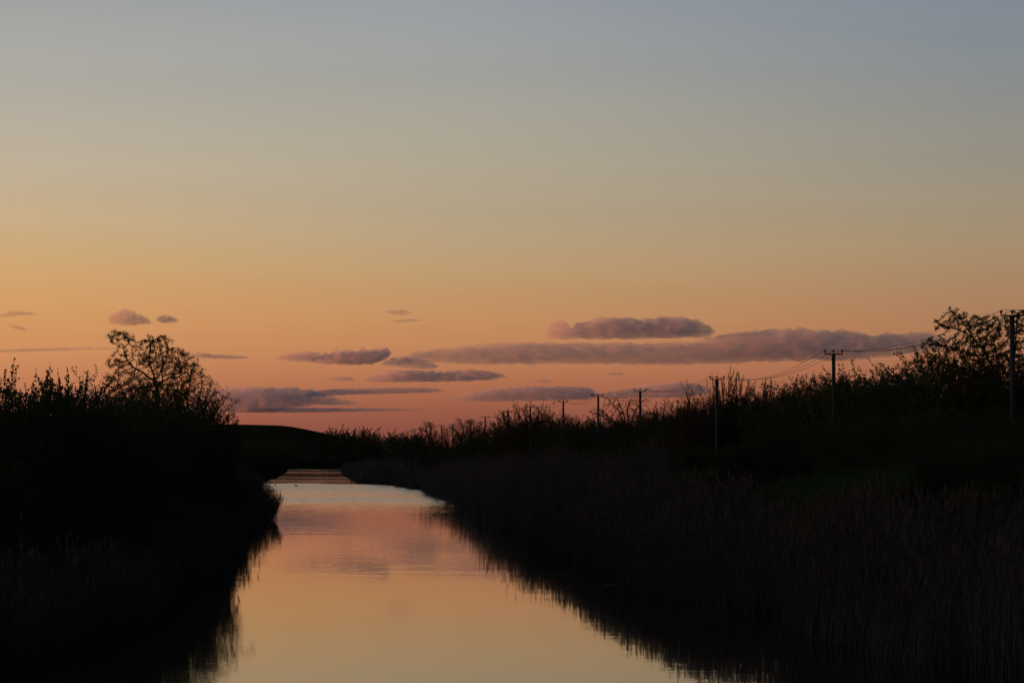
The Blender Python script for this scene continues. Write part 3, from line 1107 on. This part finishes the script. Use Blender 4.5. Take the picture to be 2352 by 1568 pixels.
bare = hero_tree('bare_tree', bb, bare_limbs, bare_blobs, DB, tb, 0.1953 * DB / FP, 31, 0.20, 2.2, 0.24, 0.019, 2.45, 0.16,
                 (0.14, 0.45, 1.1, 0.05, 0.5, 0.3), M['leaf_rust'], 'bare spreading tree behind the fourth pole', 'tree')
for o_ in bare.children:
    if o_.name.startswith('trunk'):
        o_.data.materials[0] = M['twig']
bare_h = tb(700, 320).z - bb.z
for (u, v, D, wd, rz, lb) in [(1070, 960, 655, 0.75, 0.5, 'thin bare tree behind the tenth pole'), (1103, 966, 610, 0.6, 2.2, 'small bare tree left of the ninth pole'),
                              (1140, 968, 590, 0.85, 4.0, 'bare tree sweeping right between the eighth and ninth pole'),
                              (985, 968, 790, 0.75, 1.2, 'feathery bare tree behind the thirteenth pole'), (1028, 980, 720, 0.6, 3.1, 'low bare tree between the eleventh and twelfth pole')]:
    p = at(u, v, D)
    g0 = gz(p.x, D) - 0.1
    o = copy_tree(bare)
    s_ = (p.z - g0) / bare_h
    o.location = (p.x, D, g0)
    o.scale = (s_ * wd, s_ * wd, s_)
    o.rotation_euler = (0, 0, rz)
    tag(o, lb, 'tree')

# --- shrub prototypes
def shrub(rng, H, spread, nstem, levels, kids, ratio, leaf, up, wig, stem_r, base_w=0.15, tmin=0.25, ang=0.6, tap=0.6, hj=0.78, rk=0.5):
    """Many stemmed shrub: arching stems, side shoots, leaves on the last shoots. Returns wood, leaf meshes."""
    wood, P, Dd = MB(), [], []
    size, aspect, gap, jit = leaf[:4]
    lean = leaf[4] if len(leaf) > 4 else 0.3

    def grow(base, d, length, lev, r):
        m = 5 if lev == 0 else 3
        pts = [base]
        dd = np.array(d)
        for s in range(m):
            dd = unit(dd + np.array((0, 0, up * (0.5 if lev == 0 else 1.0))) + rng.normal(0, wig, 3))
            pts.append(pts[-1] + dd * length / m)
        pts = np.array(pts)
        wood.tube(pts, np.linspace(r, r * 0.35, m + 1), 4 if lev == 0 else 3, cap=False)
        if lev < levels:
            k = kids[lev]
            for c in range(k):
                t = tmin + (1 - tmin) * (c + rng.uniform(0, 1)) / k
                f = t * m
                j = min(m - 1, int(f))
                p = pts[j] + (pts[j + 1] - pts[j]) * (f - j)
                td = unit(pts[j + 1] - pts[j])
                side = unit(np.cross(td, rng.normal(0, 1, 3)))
                grow(p, unit(td * math.cos(ang) + side * math.sin(ang) * rng.uniform(0.5, 1.4)), length * ratio * (1.15 - tap * t) * rng.uniform(0.7, 1.2), lev + 1, r * rk)
        if lev >= max(1, levels - 1) or levels <= 2:
            lo_ = 0.5 if lev == 0 else 0.0
            nl = max(1, int(length * (1 - lo_) / gap))
            for q in range(nl):
                t = lo_ + (1 - lo_) * (q + rng.uniform(0, 1)) / nl
                f = t * m
                j = min(m - 1, int(f))
                P.append(pts[j] + (pts[j + 1] - pts[j]) * (f - j))
                Dd.append(unit(pts[j + 1] - pts[j]) * lean)
    for s in range(nstem):
        a = rng.uniform(0, 2 * math.pi)
        q = math.sqrt(rng.uniform(0, 1)) * spread
        d = unit(np.array((math.cos(a) * q, math.sin(a) * q, 1.0)))
        b = np.array((math.cos(a), math.sin(a), 0)) * rng.uniform(0, base_w) * H
        grow(b, d, H * rng.uniform(hj, 1.0) * (1 - 0.42 * q * q), 0, stem_r)
    lm = MB()
    leaves(lm, P, Dd, size, aspect, rng, jit)
    return wood, lm


PROTO = {}
PCT = {'dense': 99.2, 'round': 99.0, 'twiggy': 99.5, 'far': 98.5, 'leafy': 99.9, 'bare': 99.8}


def protos(kind, n, H, args, leafmat, woodmat, name, cat):
    lst = []
    for k in range(n):
        rng = np.random.default_rng(sum(map(ord, kind)) * 31 + k)
        wd, lm = shrub(rng, H, *args)
        V = np.concatenate(wd.v)
        h = float(np.percentile(np.concatenate(lm.v)[:, 2] if lm.n else V[:, 2], PCT.get(kind, 99.3)))
        root = empty(name, (0, 0, 0))
        wd.build('branches', woodmat, root)
        if lm.n:
            lm.build('foliage', leafmat, root)
        root['category'] = cat
        lst.append([root, h, False])
    PROTO[kind] = lst


#        spread nstem levels kids ratio leaf(size,aspect,gap,jit,lean) up wig stem_r base_w tmin ang
protos('dense', 3, 5.0, (0.85, 60, 2, (11, 5), 0.24, (0.10, 0.55, 0.06, 0.9), 0.05, 0.14, 0.03, 0.30, 0.12, 0.9, 0.15, 0.84), M['leaf'], M['bark'], 'bush', 'bush')
protos('leafy', 3, 4.5, (0.50, 20, 2, (11, 4), 0.22, (0.085, 0.6, 0.04, 0.9, 0.2), 0.10, 0.12, 0.022, 0.22, 0.25, 0.7), M['leaf'], M['bark'], 'shrub', 'shrub')
protos('round', 2, 7.0, (0.9, 80, 2, (11, 5), 0.17, (0.12, 0.55, 0.06, 0.8, 0.3), 0.07, 0.10, 0.035, 0.16, 0.2, 0.7, 0.2, 0.88), M['leaf_rust'], M['twig'], 'bush', 'bush')
protos('twiggy', 3, 7.0, (1.0, 60, 2, (11, 5), 0.18, (0.075, 0.45, 0.07, 0.5, 0.8), 0.10, 0.09, 0.04, 0.14, 0.25, 0.5, 0.2, 0.84), M['leaf_rust'], M['twig'], 'shrub', 'shrub')
protos('spire', 2, 8.0, (0.26, 18, 2, (14, 5), 0.17, (0.11, 0.5, 0.055, 0.7, 0.4), 0.22, 0.08, 0.05, 0.08, 0.2, 0.5, 0.5, 0.7), M['leaf'], M['bark'], 'tree', 'tree')
protos('sprig', 2, 4.0, (0.5, 34, 2, (9, 4), 0.2, (0.10, 0.6, 0.06, 0.9, 0.2), 0.08, 0.08, 0.02, 0.20, 0.35, 0.6), M['leaf_olive'], M['twig'], 'shrub', 'shrub')
protos('far', 3, 10.0, (0.7, 22, 2, (8, 5), 0.24, (0.30, 0.6, 0.13, 0.9), 0.05, 0.14, 0.10, 0.08, 0.25, 0.8, 0.2, 0.8), M['leaf'], M['bark'], 'tree', 'tree')
CNT = {}


def plant(kind, u, vtop, D, label, group=None, wide=1.0, rz=None, which=None, X=None, name=None, tilt=0.0):
    lst = PROTO[kind]
    c = CNT.get(kind, 0)
    CNT[kind] = c + 1
    ent = lst[(which if which is not None else c) % len(lst)]
    p = at(u, vtop, D)
    x = p.x if X is None else X
    g0 = gz(x, D) - 0.05
    h = p.z - g0
    if ent[2]:
        o = copy_tree(ent[0])
    else:
        o = ent[0]
        ent[2] = True
    if name:
        o.name = name
    s = h / ent[1]
    o.location = (x, D, g0)
    o.scale = (s * wide, s * wide, s)
    o.rotation_euler = (0, tilt, (c * 2.399 if rz is None else rz))
    o['label'] = label
    if group:
        o['group'] = group
    return o


rnd = random.Random(4)
# left bank: leafy shoots against the sky
GL = 'leafy shrubs at the left edge of the picture'
plant('leafy', 4, 838, 72, 'leafy shrub with dense shoots cut by the left frame edge', GL, 0.75, which=0)
plant('leafy', 22, 856, 77, 'leafy shrub filling in between the edge shrub and the tallest spire', GL, 0.9, which=1, rz=2.2)
plant('leafy', 72, 872, 80, 'leafy shrub between the tallest spire and the loose spire', GL, 0.9, which=2, rz=0.7)
plant('leafy', 138, 898, 84, 'rounded leafy shrub just left of the pointed one', GL, 0.9, which=0, rz=5.2)
plant('leafy', 50, 835, 74, 'shrub with the tallest leafy spire near the left frame edge', GL, 0.62, which=1)
plant('leafy', 90, 848, 78, 'shrub with one loose leafy spire standing clear of its neighbours', GL, 0.55, which=2)
plant('leafy', 122, 885, 80, 'lower leafy shrub between the loose spire and the broad pointed one', GL, 0.7, which=0, rz=2)
plant('leafy', 160, 883, 82, 'pointed leafy shrub, last of the close group before the sapling', GL, 0.6, which=1, rz=1)
plant('leafy', 212, 893, 88, 'slim sapling pair of shoots alone between shrubs and willow', GL, 0.34, which=2, rz=3)
plant('leafy', 243, 915, 92, 'small leafy shrub at the foot of the willow, left of it', GL, 0.5, which=0, rz=4)
plant('leafy', 185, 925, 84, 'low leafy shrub filling the gap right of the pointed one', GL, 0.8, which=1, rz=5)
# willow scrub right of the tree
GW = 'willow scrub leaning over the left bank'
plant('dense', 330, 915, 142, 'dark bush at the foot of the crooked willow', None, 0.7, which=0)
plant('dense', 285, 905, 147, 'dark bush behind the willow foot on its left side', None, 0.55, which=1)
plant('dense', 385, 896, 148, 'dark bush behind the willow trunk on its right side', None, 0.55, which=0)
plant('dense', 455, 925, 147, 'dark bush within the fan of the willow scrub', None, 0.5, which=2)
plant('dense', 420, 922, 140, 'dark bush under the willow scrub, right of the trunk', None, 0.6, which=2)
plant('dense', 622, 1126, 191, 'dark twiggy bush overhanging the water on the left bank', None, 0.75, which=1, X=xl(191) - 0.25)
plant('dense', 606, 1112, 187, 'taller dark bush on the bank just left of the overhanging one', None, 0.7, which=0, X=xl(187) - 1.3)
for k, (D, v) in enumerate([(198, 1098), (206, 1092), (178, 1094), (170, 1090), (160, 1088), (150, 1082), (140, 1078), (216, 1088), (228, 1082)]):
    plant('dense', 600, v, D, 'waterside bush in the black edge of the left bank', 'bushes along the water edge of the left bank', 0.8, X=xl(D) - 1.9)
GB = 'bushes of the black thicket on the left bank'
LB = 'dark bush within the black thicket along the left bank'
for (u, v, D) in [(20, 945, 84), (90, 950, 92), (150, 948, 98), (215, 955, 104), (270, 952, 112), (300, 962, 122), (250, 975, 96), (360, 965, 128), (120, 985, 82), (30, 990, 76),
                  (390, 978, 134), (430, 968, 150), (470, 972, 156), (505, 985, 162), (330, 1000, 112), (400, 1010, 122), (450, 1012, 138), (500, 1020, 156), (530, 1010, 172), (548, 1020, 190),
                  (556, 1030, 208), (190, 1020, 84), (280, 1035, 98), (70, 1050, 70), (555, 1052, 240), (562, 1060, 280), (572, 1066, 330), (585, 1066, 380), (596, 1068, 430), (606, 1070, 480),
                  (616, 1072, 560), (630, 1073, 680), (640, 1073, 820), (646, 1073, 960), (650, 1073, 1120)]:
    v -= float(np.interp(u, [0, 160, 205, 260, 310, 430, 470, 520], [32, 32, 6, 38, 50, 48, 30, 0])) if D < 160 else 0
    z = at(u, v, D)
    x = min(z.x, xl(D) - 4.8)
    plant('dense', u, v + rnd.uniform(-12, 10) * (1 if D < 200 else 0.2), D, LB, GB, rnd.uniform(0.85, 1.1) * (0.7 if 118 < D < 176 else 1.0), X=x)

# right bank skyline
plant('spire', 1690, 858, 292, 'spiky topped young tree, highest beside the third pole', None, 0.9, which=0)
plant('spire', 1757, 880, 296, 'second young tree right of the spiky one, shorter', None, 0.95, which=1)
plant('spire', 1808, 892, 300, 'third young tree of the row, shortest and furthest right', None, 0.95, which=0, rz=2.5)
plant('twiggy', 1618, 890, 292, 'big reddish bush with bristling shoots left of the third pole', None, 1.0, which=1)
plant('twiggy', 1585, 915, 300, 'bristling shrub sloping down left of the big reddish bush', None, 1.0, which=2, tilt=R(-10))
plant('twiggy', 1665, 872, 300, 'bristling shrub just behind the third pole', None, 0.55, which=0)
plant('twiggy', 1548, 945, 310, 'lowest bristling shrub, left end of the reddish slope', None, 1.1, which=0, rz=3, tilt=R(-8))
plant('twiggy', 1862, 870, 245, 'twiggy tree left of the second pole', None, 0.6, which=1, rz=2)
plant('sprig', 1895, 868, 240, 'leafy shrub close left of the second pole', None, 0.8, which=1)
plant('sprig', 1945, 855, 232, 'leafy shrub right of the second pole', None, 0.85, which=0)
plant('sprig', 1985, 862, 236, 'leafy shrub with loose shoots, second right of the second pole', None, 0.8, which=1, rz=1)
plant('sprig', 2030, 856, 230, 'airy thin stemmed shrub left of the tall leafy tree', None, 0.8, which=0, rz=2)
plant('sprig', 2075, 850, 228, 'airy shrub overlapping the left boughs of the tall leafy tree', None, 0.8, which=1, rz=4)
plant('round', 1213, 936, 505, 'tall rounded bronze bush behind the seventh pole', None, 1.1, which=0)
plant('round', 1262, 952, 500, 'rounded bronze bush, second, between two poles', None, 1.05, which=1)
plant('round', 1312, 962, 470, 'rounded bush right of the sixth pole', None, 0.8, which=0, rz=2)
plant('round', 1338, 966, 450, 'lower bush sloping down towards the fifth pole', None, 0.9, which=1, rz=2)
plant('dense', 1395, 965, 400, 'dark green bush right of the fifth pole', None, 0.75, which=2)
plant('dense', 1420, 972, 380, 'dark green bush at the foot of the bare spreading tree', None, 0.8, which=0)
plant('round', 1505, 960, 352, 'greenish bush right of the fourth pole', None, 0.85, which=0, rz=4)
plant('round', 1530, 955, 340, 'bronze shrub where the reddish slope begins', None, 0.7, which=1, rz=4)
plant('twiggy', 1026, 985, 700, 'twiggy tree between eleventh and twelfth pole', None, 0.9, which=0)
plant('twiggy', 1055, 990, 660, 'twiggy shrub right of the eleventh pole', None, 0.9, which=1)
plant('dense', 1078, 974, 625, 'dark bush at the tenth pole', None, 0.55, which=1)

for (u, v, D) in [(2150, 1030, 100), (2230, 1020, 98), (2320, 1015, 96), (2080, 1050, 112), (2020, 1040, 122), (1960, 1045, 134), (1900, 1040, 148), (1840, 1040, 164), (2400, 1060, 84),
                  (2280, 1110, 80), (2370, 1150, 72), (2200, 1120, 88), (1780, 1030, 184), (1720, 1025, 206), (1660, 1025, 226), (1600, 1028, 246), (1540, 1030, 268), (1480, 1035, 292), (1420, 1038, 320)]:
    plant('dense', u, v + rnd.uniform(-10, 10), D, 'dark bush between the reed bed and the hedge on the right bank', 'bushes behind the reeds on the right bank', rnd.uniform(0.9, 1.2),
          X=max(at(u, v, D).x, xr(D) + 5.5))
for k in range(34):
    D = rnd.uniform(1500, 1580)
    u = 520 + k * 10.5 + rnd.uniform(-4, 4)
    plant('far', u, 1050 + rnd.uniform(-9, 6), D, 'low dark tree at the foot of the bare hill', 'low trees at the foot of the hill', rnd.uniform(1.2, 1.8))
GF = 'far trees along the horizon'
for k, (u, v, D, wd, lb) in enumerate([
        (775, 989, 1750, 0.7, 'far tree standing right on the slope of the hill, leftmost'), (790, 988, 1700, 0.8, 'round far tree near the foot of the hill'),
        (806, 991, 1680, 0.7, 'far tree third along the foot of the hill'), (826, 986, 1600, 0.9, 'highest far tree of the clump at the foot of the hill'),
        (840, 995, 1560, 0.8, 'low far tree right of the highest one'), (861, 991, 1450, 0.6, 'lone pointed far tree beyond the canal end'),
        (890, 1000, 1330, 0.8, 'far tree left of the last poles'), (903, 995, 1300, 1.0, 'broad far tree beside the last poles'),
        (925, 999, 1200, 0.9, 'far tree behind the next to last pole'), (942, 999, 1000, 0.9, 'far tree behind the sixteenth pole')]):
    plant('far', u, v, D, lb, GF, wd)
for (u, v, D) in [(752, 993, 1800), (765, 996, 1780), (815, 998, 1640), (850, 1003, 1500), (872, 1010, 1420), (916, 1006, 1250), (958, 1005, 960), (968, 1002, 900), (978, 1000, 860), (995, 998, 820)]:
    plant('far', u, v, D, 'small dark tree filling the far horizon line', 'small trees filling the far horizon', 1.0)

GR = 'bushes of the dark hedge along the right bank'
LR = 'dark bush within the unbroken hedge below the power line'
row = []
for (u, v, D) in [(1015, 1000, 740), (1038, 1000, 690), (1062, 1000, 650), (1090, 998, 610), (1120, 996, 580), (1150, 995, 550), (1180, 980, 530), (1205, 975, 520), (1235, 978, 510),
                  (1262, 980, 500), (1290, 980, 480), (1318, 985, 460), (1345, 982, 445), (1372, 985, 420), (1402, 985, 400), (1432, 988, 385), (1462, 985, 370), (1492, 980, 355),
                  (1522, 975, 340), (1552, 968, 325), (1585, 955, 312), (1620, 945, 305), (1655, 935, 300), (1690, 925, 298), (1725, 925, 296), (1760, 925, 296), (1795, 928, 292),
                  (1830, 930, 280), (1862, 920, 262), (1895, 915, 250), (1930, 910, 244), (1965, 905, 240), (2000, 905, 236), (2035, 912, 232), (2075, 905, 226), (2115, 890, 220),
                  (2160, 880, 214), (2205, 870, 210), (2255, 870, 206), (2305, 875, 202), (2350, 880, 200), (2400, 880, 196)]:
    row.append((u, v, D, rnd.uniform(0.95, 1.25)))
for (u, v, D) in [(2010, 925, 190), (2060, 920, 186), (2120, 930, 182), (2180, 940, 178), (2240, 935, 172), (2300, 945, 165), (2360, 940, 158), (1960, 950, 198), (1900, 960, 208),
                  (1840, 965, 222), (1780, 970, 240), (1720, 975, 255), (1660, 985, 268), (1600, 990, 282), (1540, 1000, 300), (2330, 1000, 128), (2250, 1010, 134), (2170, 1000, 146),
                  (2090, 1000, 158), (2380, 1040, 108), (2290, 1075, 104), (2340, 1130, 86), (1480, 1010, 330), (1430, 1015, 350), (1380, 1018, 372), (1330, 1020, 400), (1280, 1020, 425),
                  (1235, 1022, 452), (1190, 1022, 480), (1150, 1025, 510), (1110, 1025, 545), (1070, 1025, 590), (1035, 1028, 640), (1000, 1030, 700), (970, 1032, 770), (945, 1034, 850),
                  (920, 1036, 950), (895, 1040, 1080), (870, 1044, 1220), (845, 1048, 1380), (985, 1015, 790), (950, 1016, 900), (915, 1020, 1040), (880, 1022, 1200), (850, 1025, 1380),
                  (820, 1040, 1480), (790, 1050, 1500), (760, 1056, 1510), (730, 1060, 1515), (700, 1062, 1515), (672, 1062, 1512), (835, 1020, 1520), (810, 1030, 1540)]:
    row.append((u, v, D, rnd.uniform(0.95, 1.3)))
for k_, (u, v, D, wd) in enumerate(row):
    front = k_ >= 42
    if front and D < 1490:
        v = max(v, float(np.interp(u, [900, 1180, 1500, 1646, 1800, 1915, 2100, 2325], [1044, 1042, 1036, 1012, 985, 966, 938, 932]))) + 12
        D = D - (26 if D > 260 else 6)
    if not front:
        v += (11 * math.sin(u / 33.0) - 26 if u > 1670 else (-14 if u > 1520 else (-6 if u > 1150 else 0)))
    p = at(u, v, D)
    if xl(D) - 1 < p.x < xr(D) + 2.5 and D < 1490:
        p.x = xr(D) + 2.5
    plant('dense', u, v + rnd.uniform(-16, 10) * (1 if D < 700 else 0.3) + (8 if 600 < D < 1490 else 0) + (9 if 885 < u < 1135 and not front else 0), D, LR if D < 1495 else 'dark bush at the far end of the canal under the hill',
          GR if D < 1495 else 'bushes closing the far end of the canal', wd, X=p.x)


# ------------------------------------------------------------------ reeds, grass (beyond counting)
def blades(name, mats, pos, H, lean, width, rng, label, plume=True, leafy=2, bend=0.12):
    n = len(pos)
    pos = np.asarray(pos)
    H = H.reshape(-1, 1)
    up = np.array([0, 0, 1.0])
    ln = lean
    p1 = pos + (up * 0.5 + ln * 0.35) * H
    p2 = pos + (up * 1.0 + ln * 1.0) * H * (1 - 0.3 * np.linalg.norm(ln, axis=1, keepdims=True))
    a = rng.uniform(0, math.pi, n)
    s = np.stack([np.cos(a), np.sin(a), np.zeros(n)], 1) * (width / 2)
    mb = MB()
    V = np.stack([pos - s, pos + s, p1 + s * 0.8, p1 - s * 0.8, p2 + s * 0.35, p2 - s * 0.35], 1)
    b = np.arange(n)[:, None] * 6
    F = np.concatenate([b + np.array([[0, 1, 2, 3]]), b + np.array([[3, 2, 4, 5]])])
    mb.add(V.reshape(-1, 3), F, 0)
    for q in range(leafy):
        t = rng.uniform(0.25, 0.9, (n, 1))
        st = np.where(t < 0.5, pos + (p1 - pos) * t * 2, p1 + (p2 - p1) * (t - 0.5) * 2)
        a = rng.uniform(0, 2 * math.pi, n)
        d = np.stack([np.cos(a), np.sin(a), rng.uniform(0.6, 1.6, n)], 1)
        Lg = rng.uniform(0.25, 0.5, (n, 1)) * np.minimum(1.0, H / 2.5)
        d /= np.linalg.norm(d, axis=1, keepdims=True)
        sd = np.stack([-np.sin(a), np.cos(a), np.zeros(n)], 1) * 0.009
        V = np.stack([st, st + d * Lg * 0.5 + sd, st + d * Lg - np.array([0, 0, 0.08]), st + d * Lg * 0.5 - sd], 1)
        mb.add(V.reshape(-1, 3), np.arange(n)[:, None] * 4 + np.arange(4)[None, :], 0)
    if plume:
        k = rng.uniform(0, 1, n) < 0.40
        tp = p2[k]
        m = len(tp)
        for q in range(2):
            a = rng.uniform(0, 2 * math.pi, m)
            d = np.stack([np.cos(a) * 0.25, np.sin(a) * 0.25, np.ones(m)], 1)
            Lg = rng.uniform(0.2, 0.36, (m, 1))
            sd = np.stack([-np.sin(a), np.cos(a), np.zeros(m)], 1) * rng.uniform(0.014, 0.032, (m, 1))
            V = np.stack([tp, tp + d * Lg * 0.4 + sd, tp + d * Lg, tp + d * Lg * 0.4 - sd], 1)
            mb.add(V.reshape(-1, 3), np.arange(m)[:, None] * 4 + np.arange(4)[None, :], 1)
    o = mb.build(name, mats)
    tag(o, label, kind='stuff')
    return o


def scatter(rng, n, side, y0, y1, s0, s1, ypow=1.0, dens=None):
    Y = y0 + (y1 - y0) * rng.uniform(0, 1, n) ** ypow
    s = s0 + (s1 - s0) * rng.uniform(0, 1, n)
    edge = np.array([xr(y) if side > 0 else xl(y) for y in Y])
    X = edge + side * s
    keep = np.ones(n, dtype=bool)
    if dens:
        keep = np.array([mnoise.noise(Vector((x * dens, y * dens * 0.5, side))) > -0.38 for x, y in zip(X, Y)])
    if side > 0 and s1 > 6:       # away from the water the reeds break up into clumps
        clump = np.array([mnoise.noise(Vector((x * 0.11, y * 0.045, 8.5))) for x, y in zip(X, Y)])
        keep &= (s < 2.5) | (clump > 0.02 + 0.02 * (s - 2.5))
    X, Y, s = X[keep], Y[keep], s[keep]
    Z = np.array([gz(x, y) for x, y in zip(X, Y)]) - 0.03
    return np.stack([X, Y, Z], 1), s


rng = np.random.default_rng(77)
# right reed bed: along the water and up the bank
P1, s1 = scatter(rng, 17000, 1, 46, 135, -0.6, 3.4, 1.0, 0.3)
P2, s2 = scatter(rng, 34000, 1, 125, 420, -0.6, 9, 1.3, 0.16)
P3, s3 = scatter(rng, 12000, 1, 420, 1480, -0.6, 12, 1.3, 0.06)
P = np.concatenate([P1, P2, P3])
hgt = np.array([2.5 + 1.5 * mnoise.noise(Vector((x * 0.26, y * 0.11, 5))) for x, y, z in P]) * rng.uniform(0.7, 1.12, len(P))
hgt *= np.interp(P[:, 1], [50, 120, 200], [0.66, 0.9, 1.0])
lean = rng.normal(0, 0.10, (len(P), 3)) * np.array([1, 1, 0]) + np.array([[0.55 * mnoise.noise(Vector((x * 0.22, y * 0.08, 21))), 0, 0] for x, y, z in P])
wd = np.where(P[:, 1] < 150, 0.014, np.where(P[:, 1] < 420, 0.022, 0.05))[:, None]
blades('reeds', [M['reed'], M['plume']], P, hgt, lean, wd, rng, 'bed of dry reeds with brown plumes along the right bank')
# fallen and leaning reeds at the water line
Pf, sf = scatter(rng, 1500, 1, 48, 130, -0.6, 3.0)
blades('fallen_reeds', [M['reed'], M['plume']], Pf, rng.uniform(1.2, 2.6, len(Pf)), np.stack([rng.uniform(-1.1, 0.6, len(Pf)), rng.normal(0, 0.6, len(Pf)), np.zeros(len(Pf))], 1),
       0.013, rng, 'broken reeds leaning over the water on the right', plume=False)
# left bank reeds
PL1, _ = scatter(rng, 12000, -1, 44, 130, -0.3, 6, 1.0, 0.15)
PL2, _ = scatter(rng, 9000, -1, 130, 420, -0.3, 7, 1.3)
PL1 = PL1[~((PL1[:, 1] < 82) & (rng.uniform(0, 1, len(PL1)) < np.clip((np.array([xl(y) for y in PL1[:, 1]]) - PL1[:, 0]) / 2.2, 0, 0.95)))]
P = np.concatenate([PL1, PL2])
hgt = np.array([1.55 + 0.6 * mnoise.noise(Vector((x * 0.12, y * 0.06, 9))) for x, y, z in P]) * rng.uniform(0.7, 1.15, len(P))
lean = rng.normal(0.05, 0.16, (len(P), 3)) * np.array([1, 1, 0])
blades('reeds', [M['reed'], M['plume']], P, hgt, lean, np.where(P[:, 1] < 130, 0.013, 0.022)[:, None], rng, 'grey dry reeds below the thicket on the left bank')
# grass
PG, sg = scatter(rng, 34000, -1, 42, 130, -0.1, 7, 1.2)
blades('grass', [M['grass']], PG, rng.uniform(0.35, 0.9, len(PG)), rng.normal(0, 0.3, (len(PG), 3)) * np.array([1, 1, 0]) + np.array([0.12, 0, 0]), 0.02, rng,
       'dark green grass on the near left bank', plume=False, leafy=1)
PG, sg = scatter(rng, 30000, 1, 44, 180, -0.1, 14, 1.2)
blades('grass', [M['grass']], PG, rng.uniform(0.4, 1.0, len(PG)), rng.normal(0, 0.3, (len(PG), 3)) * np.array([1, 1, 0]), 0.022, rng,
       'dark green grass between the reeds on the near right bank', plume=False, leafy=1)

# bleached sticks stranded along the right water line
for k, (u, v, ln, a, lb) in enumerate([(1282, 1318, 0.5, 5, 'pale stick afloat close to the right bank, leftmost of the row'),
                                       (1402, 1342, 0.45, -4, 'pale stick afloat in the dark reflection of the reeds'),
                                       (2222, 1477, 0.34, 12, 'pale stick on the dark water near the lower right corner'),
                                       (2262, 1515, 0.3, -25, 'short pale stick nearest to the lower right corner')]):
    D = HC * FP / (v - 1060)
    p = at(u, v, D)
    st = empty('stick', (p.x, p.y, 0.015), R(a))
    mb = MB()
    mb.tube([(-ln / 2, 0, 0), (-ln * 0.1, 0.02, 0.01), (ln * 0.2, -0.01, 0.012), (ln / 2, 0.02, 0.0)], [0.012, 0.018, 0.016, 0.006], 6)
    mb.build('stem', M['drift'], st, smooth=True)
    mb = MB()
    mb.tube([(ln * 0.1, 0, 0.01), (ln * 0.2, 0.05, 0.03), (ln * 0.26, 0.09, 0.035)], [0.009, 0.007, 0.004], 5)
    mb.build('twig', M['drift'], st, smooth=True)
    tag(st, lb, 'stick', 'pale sticks on the water')
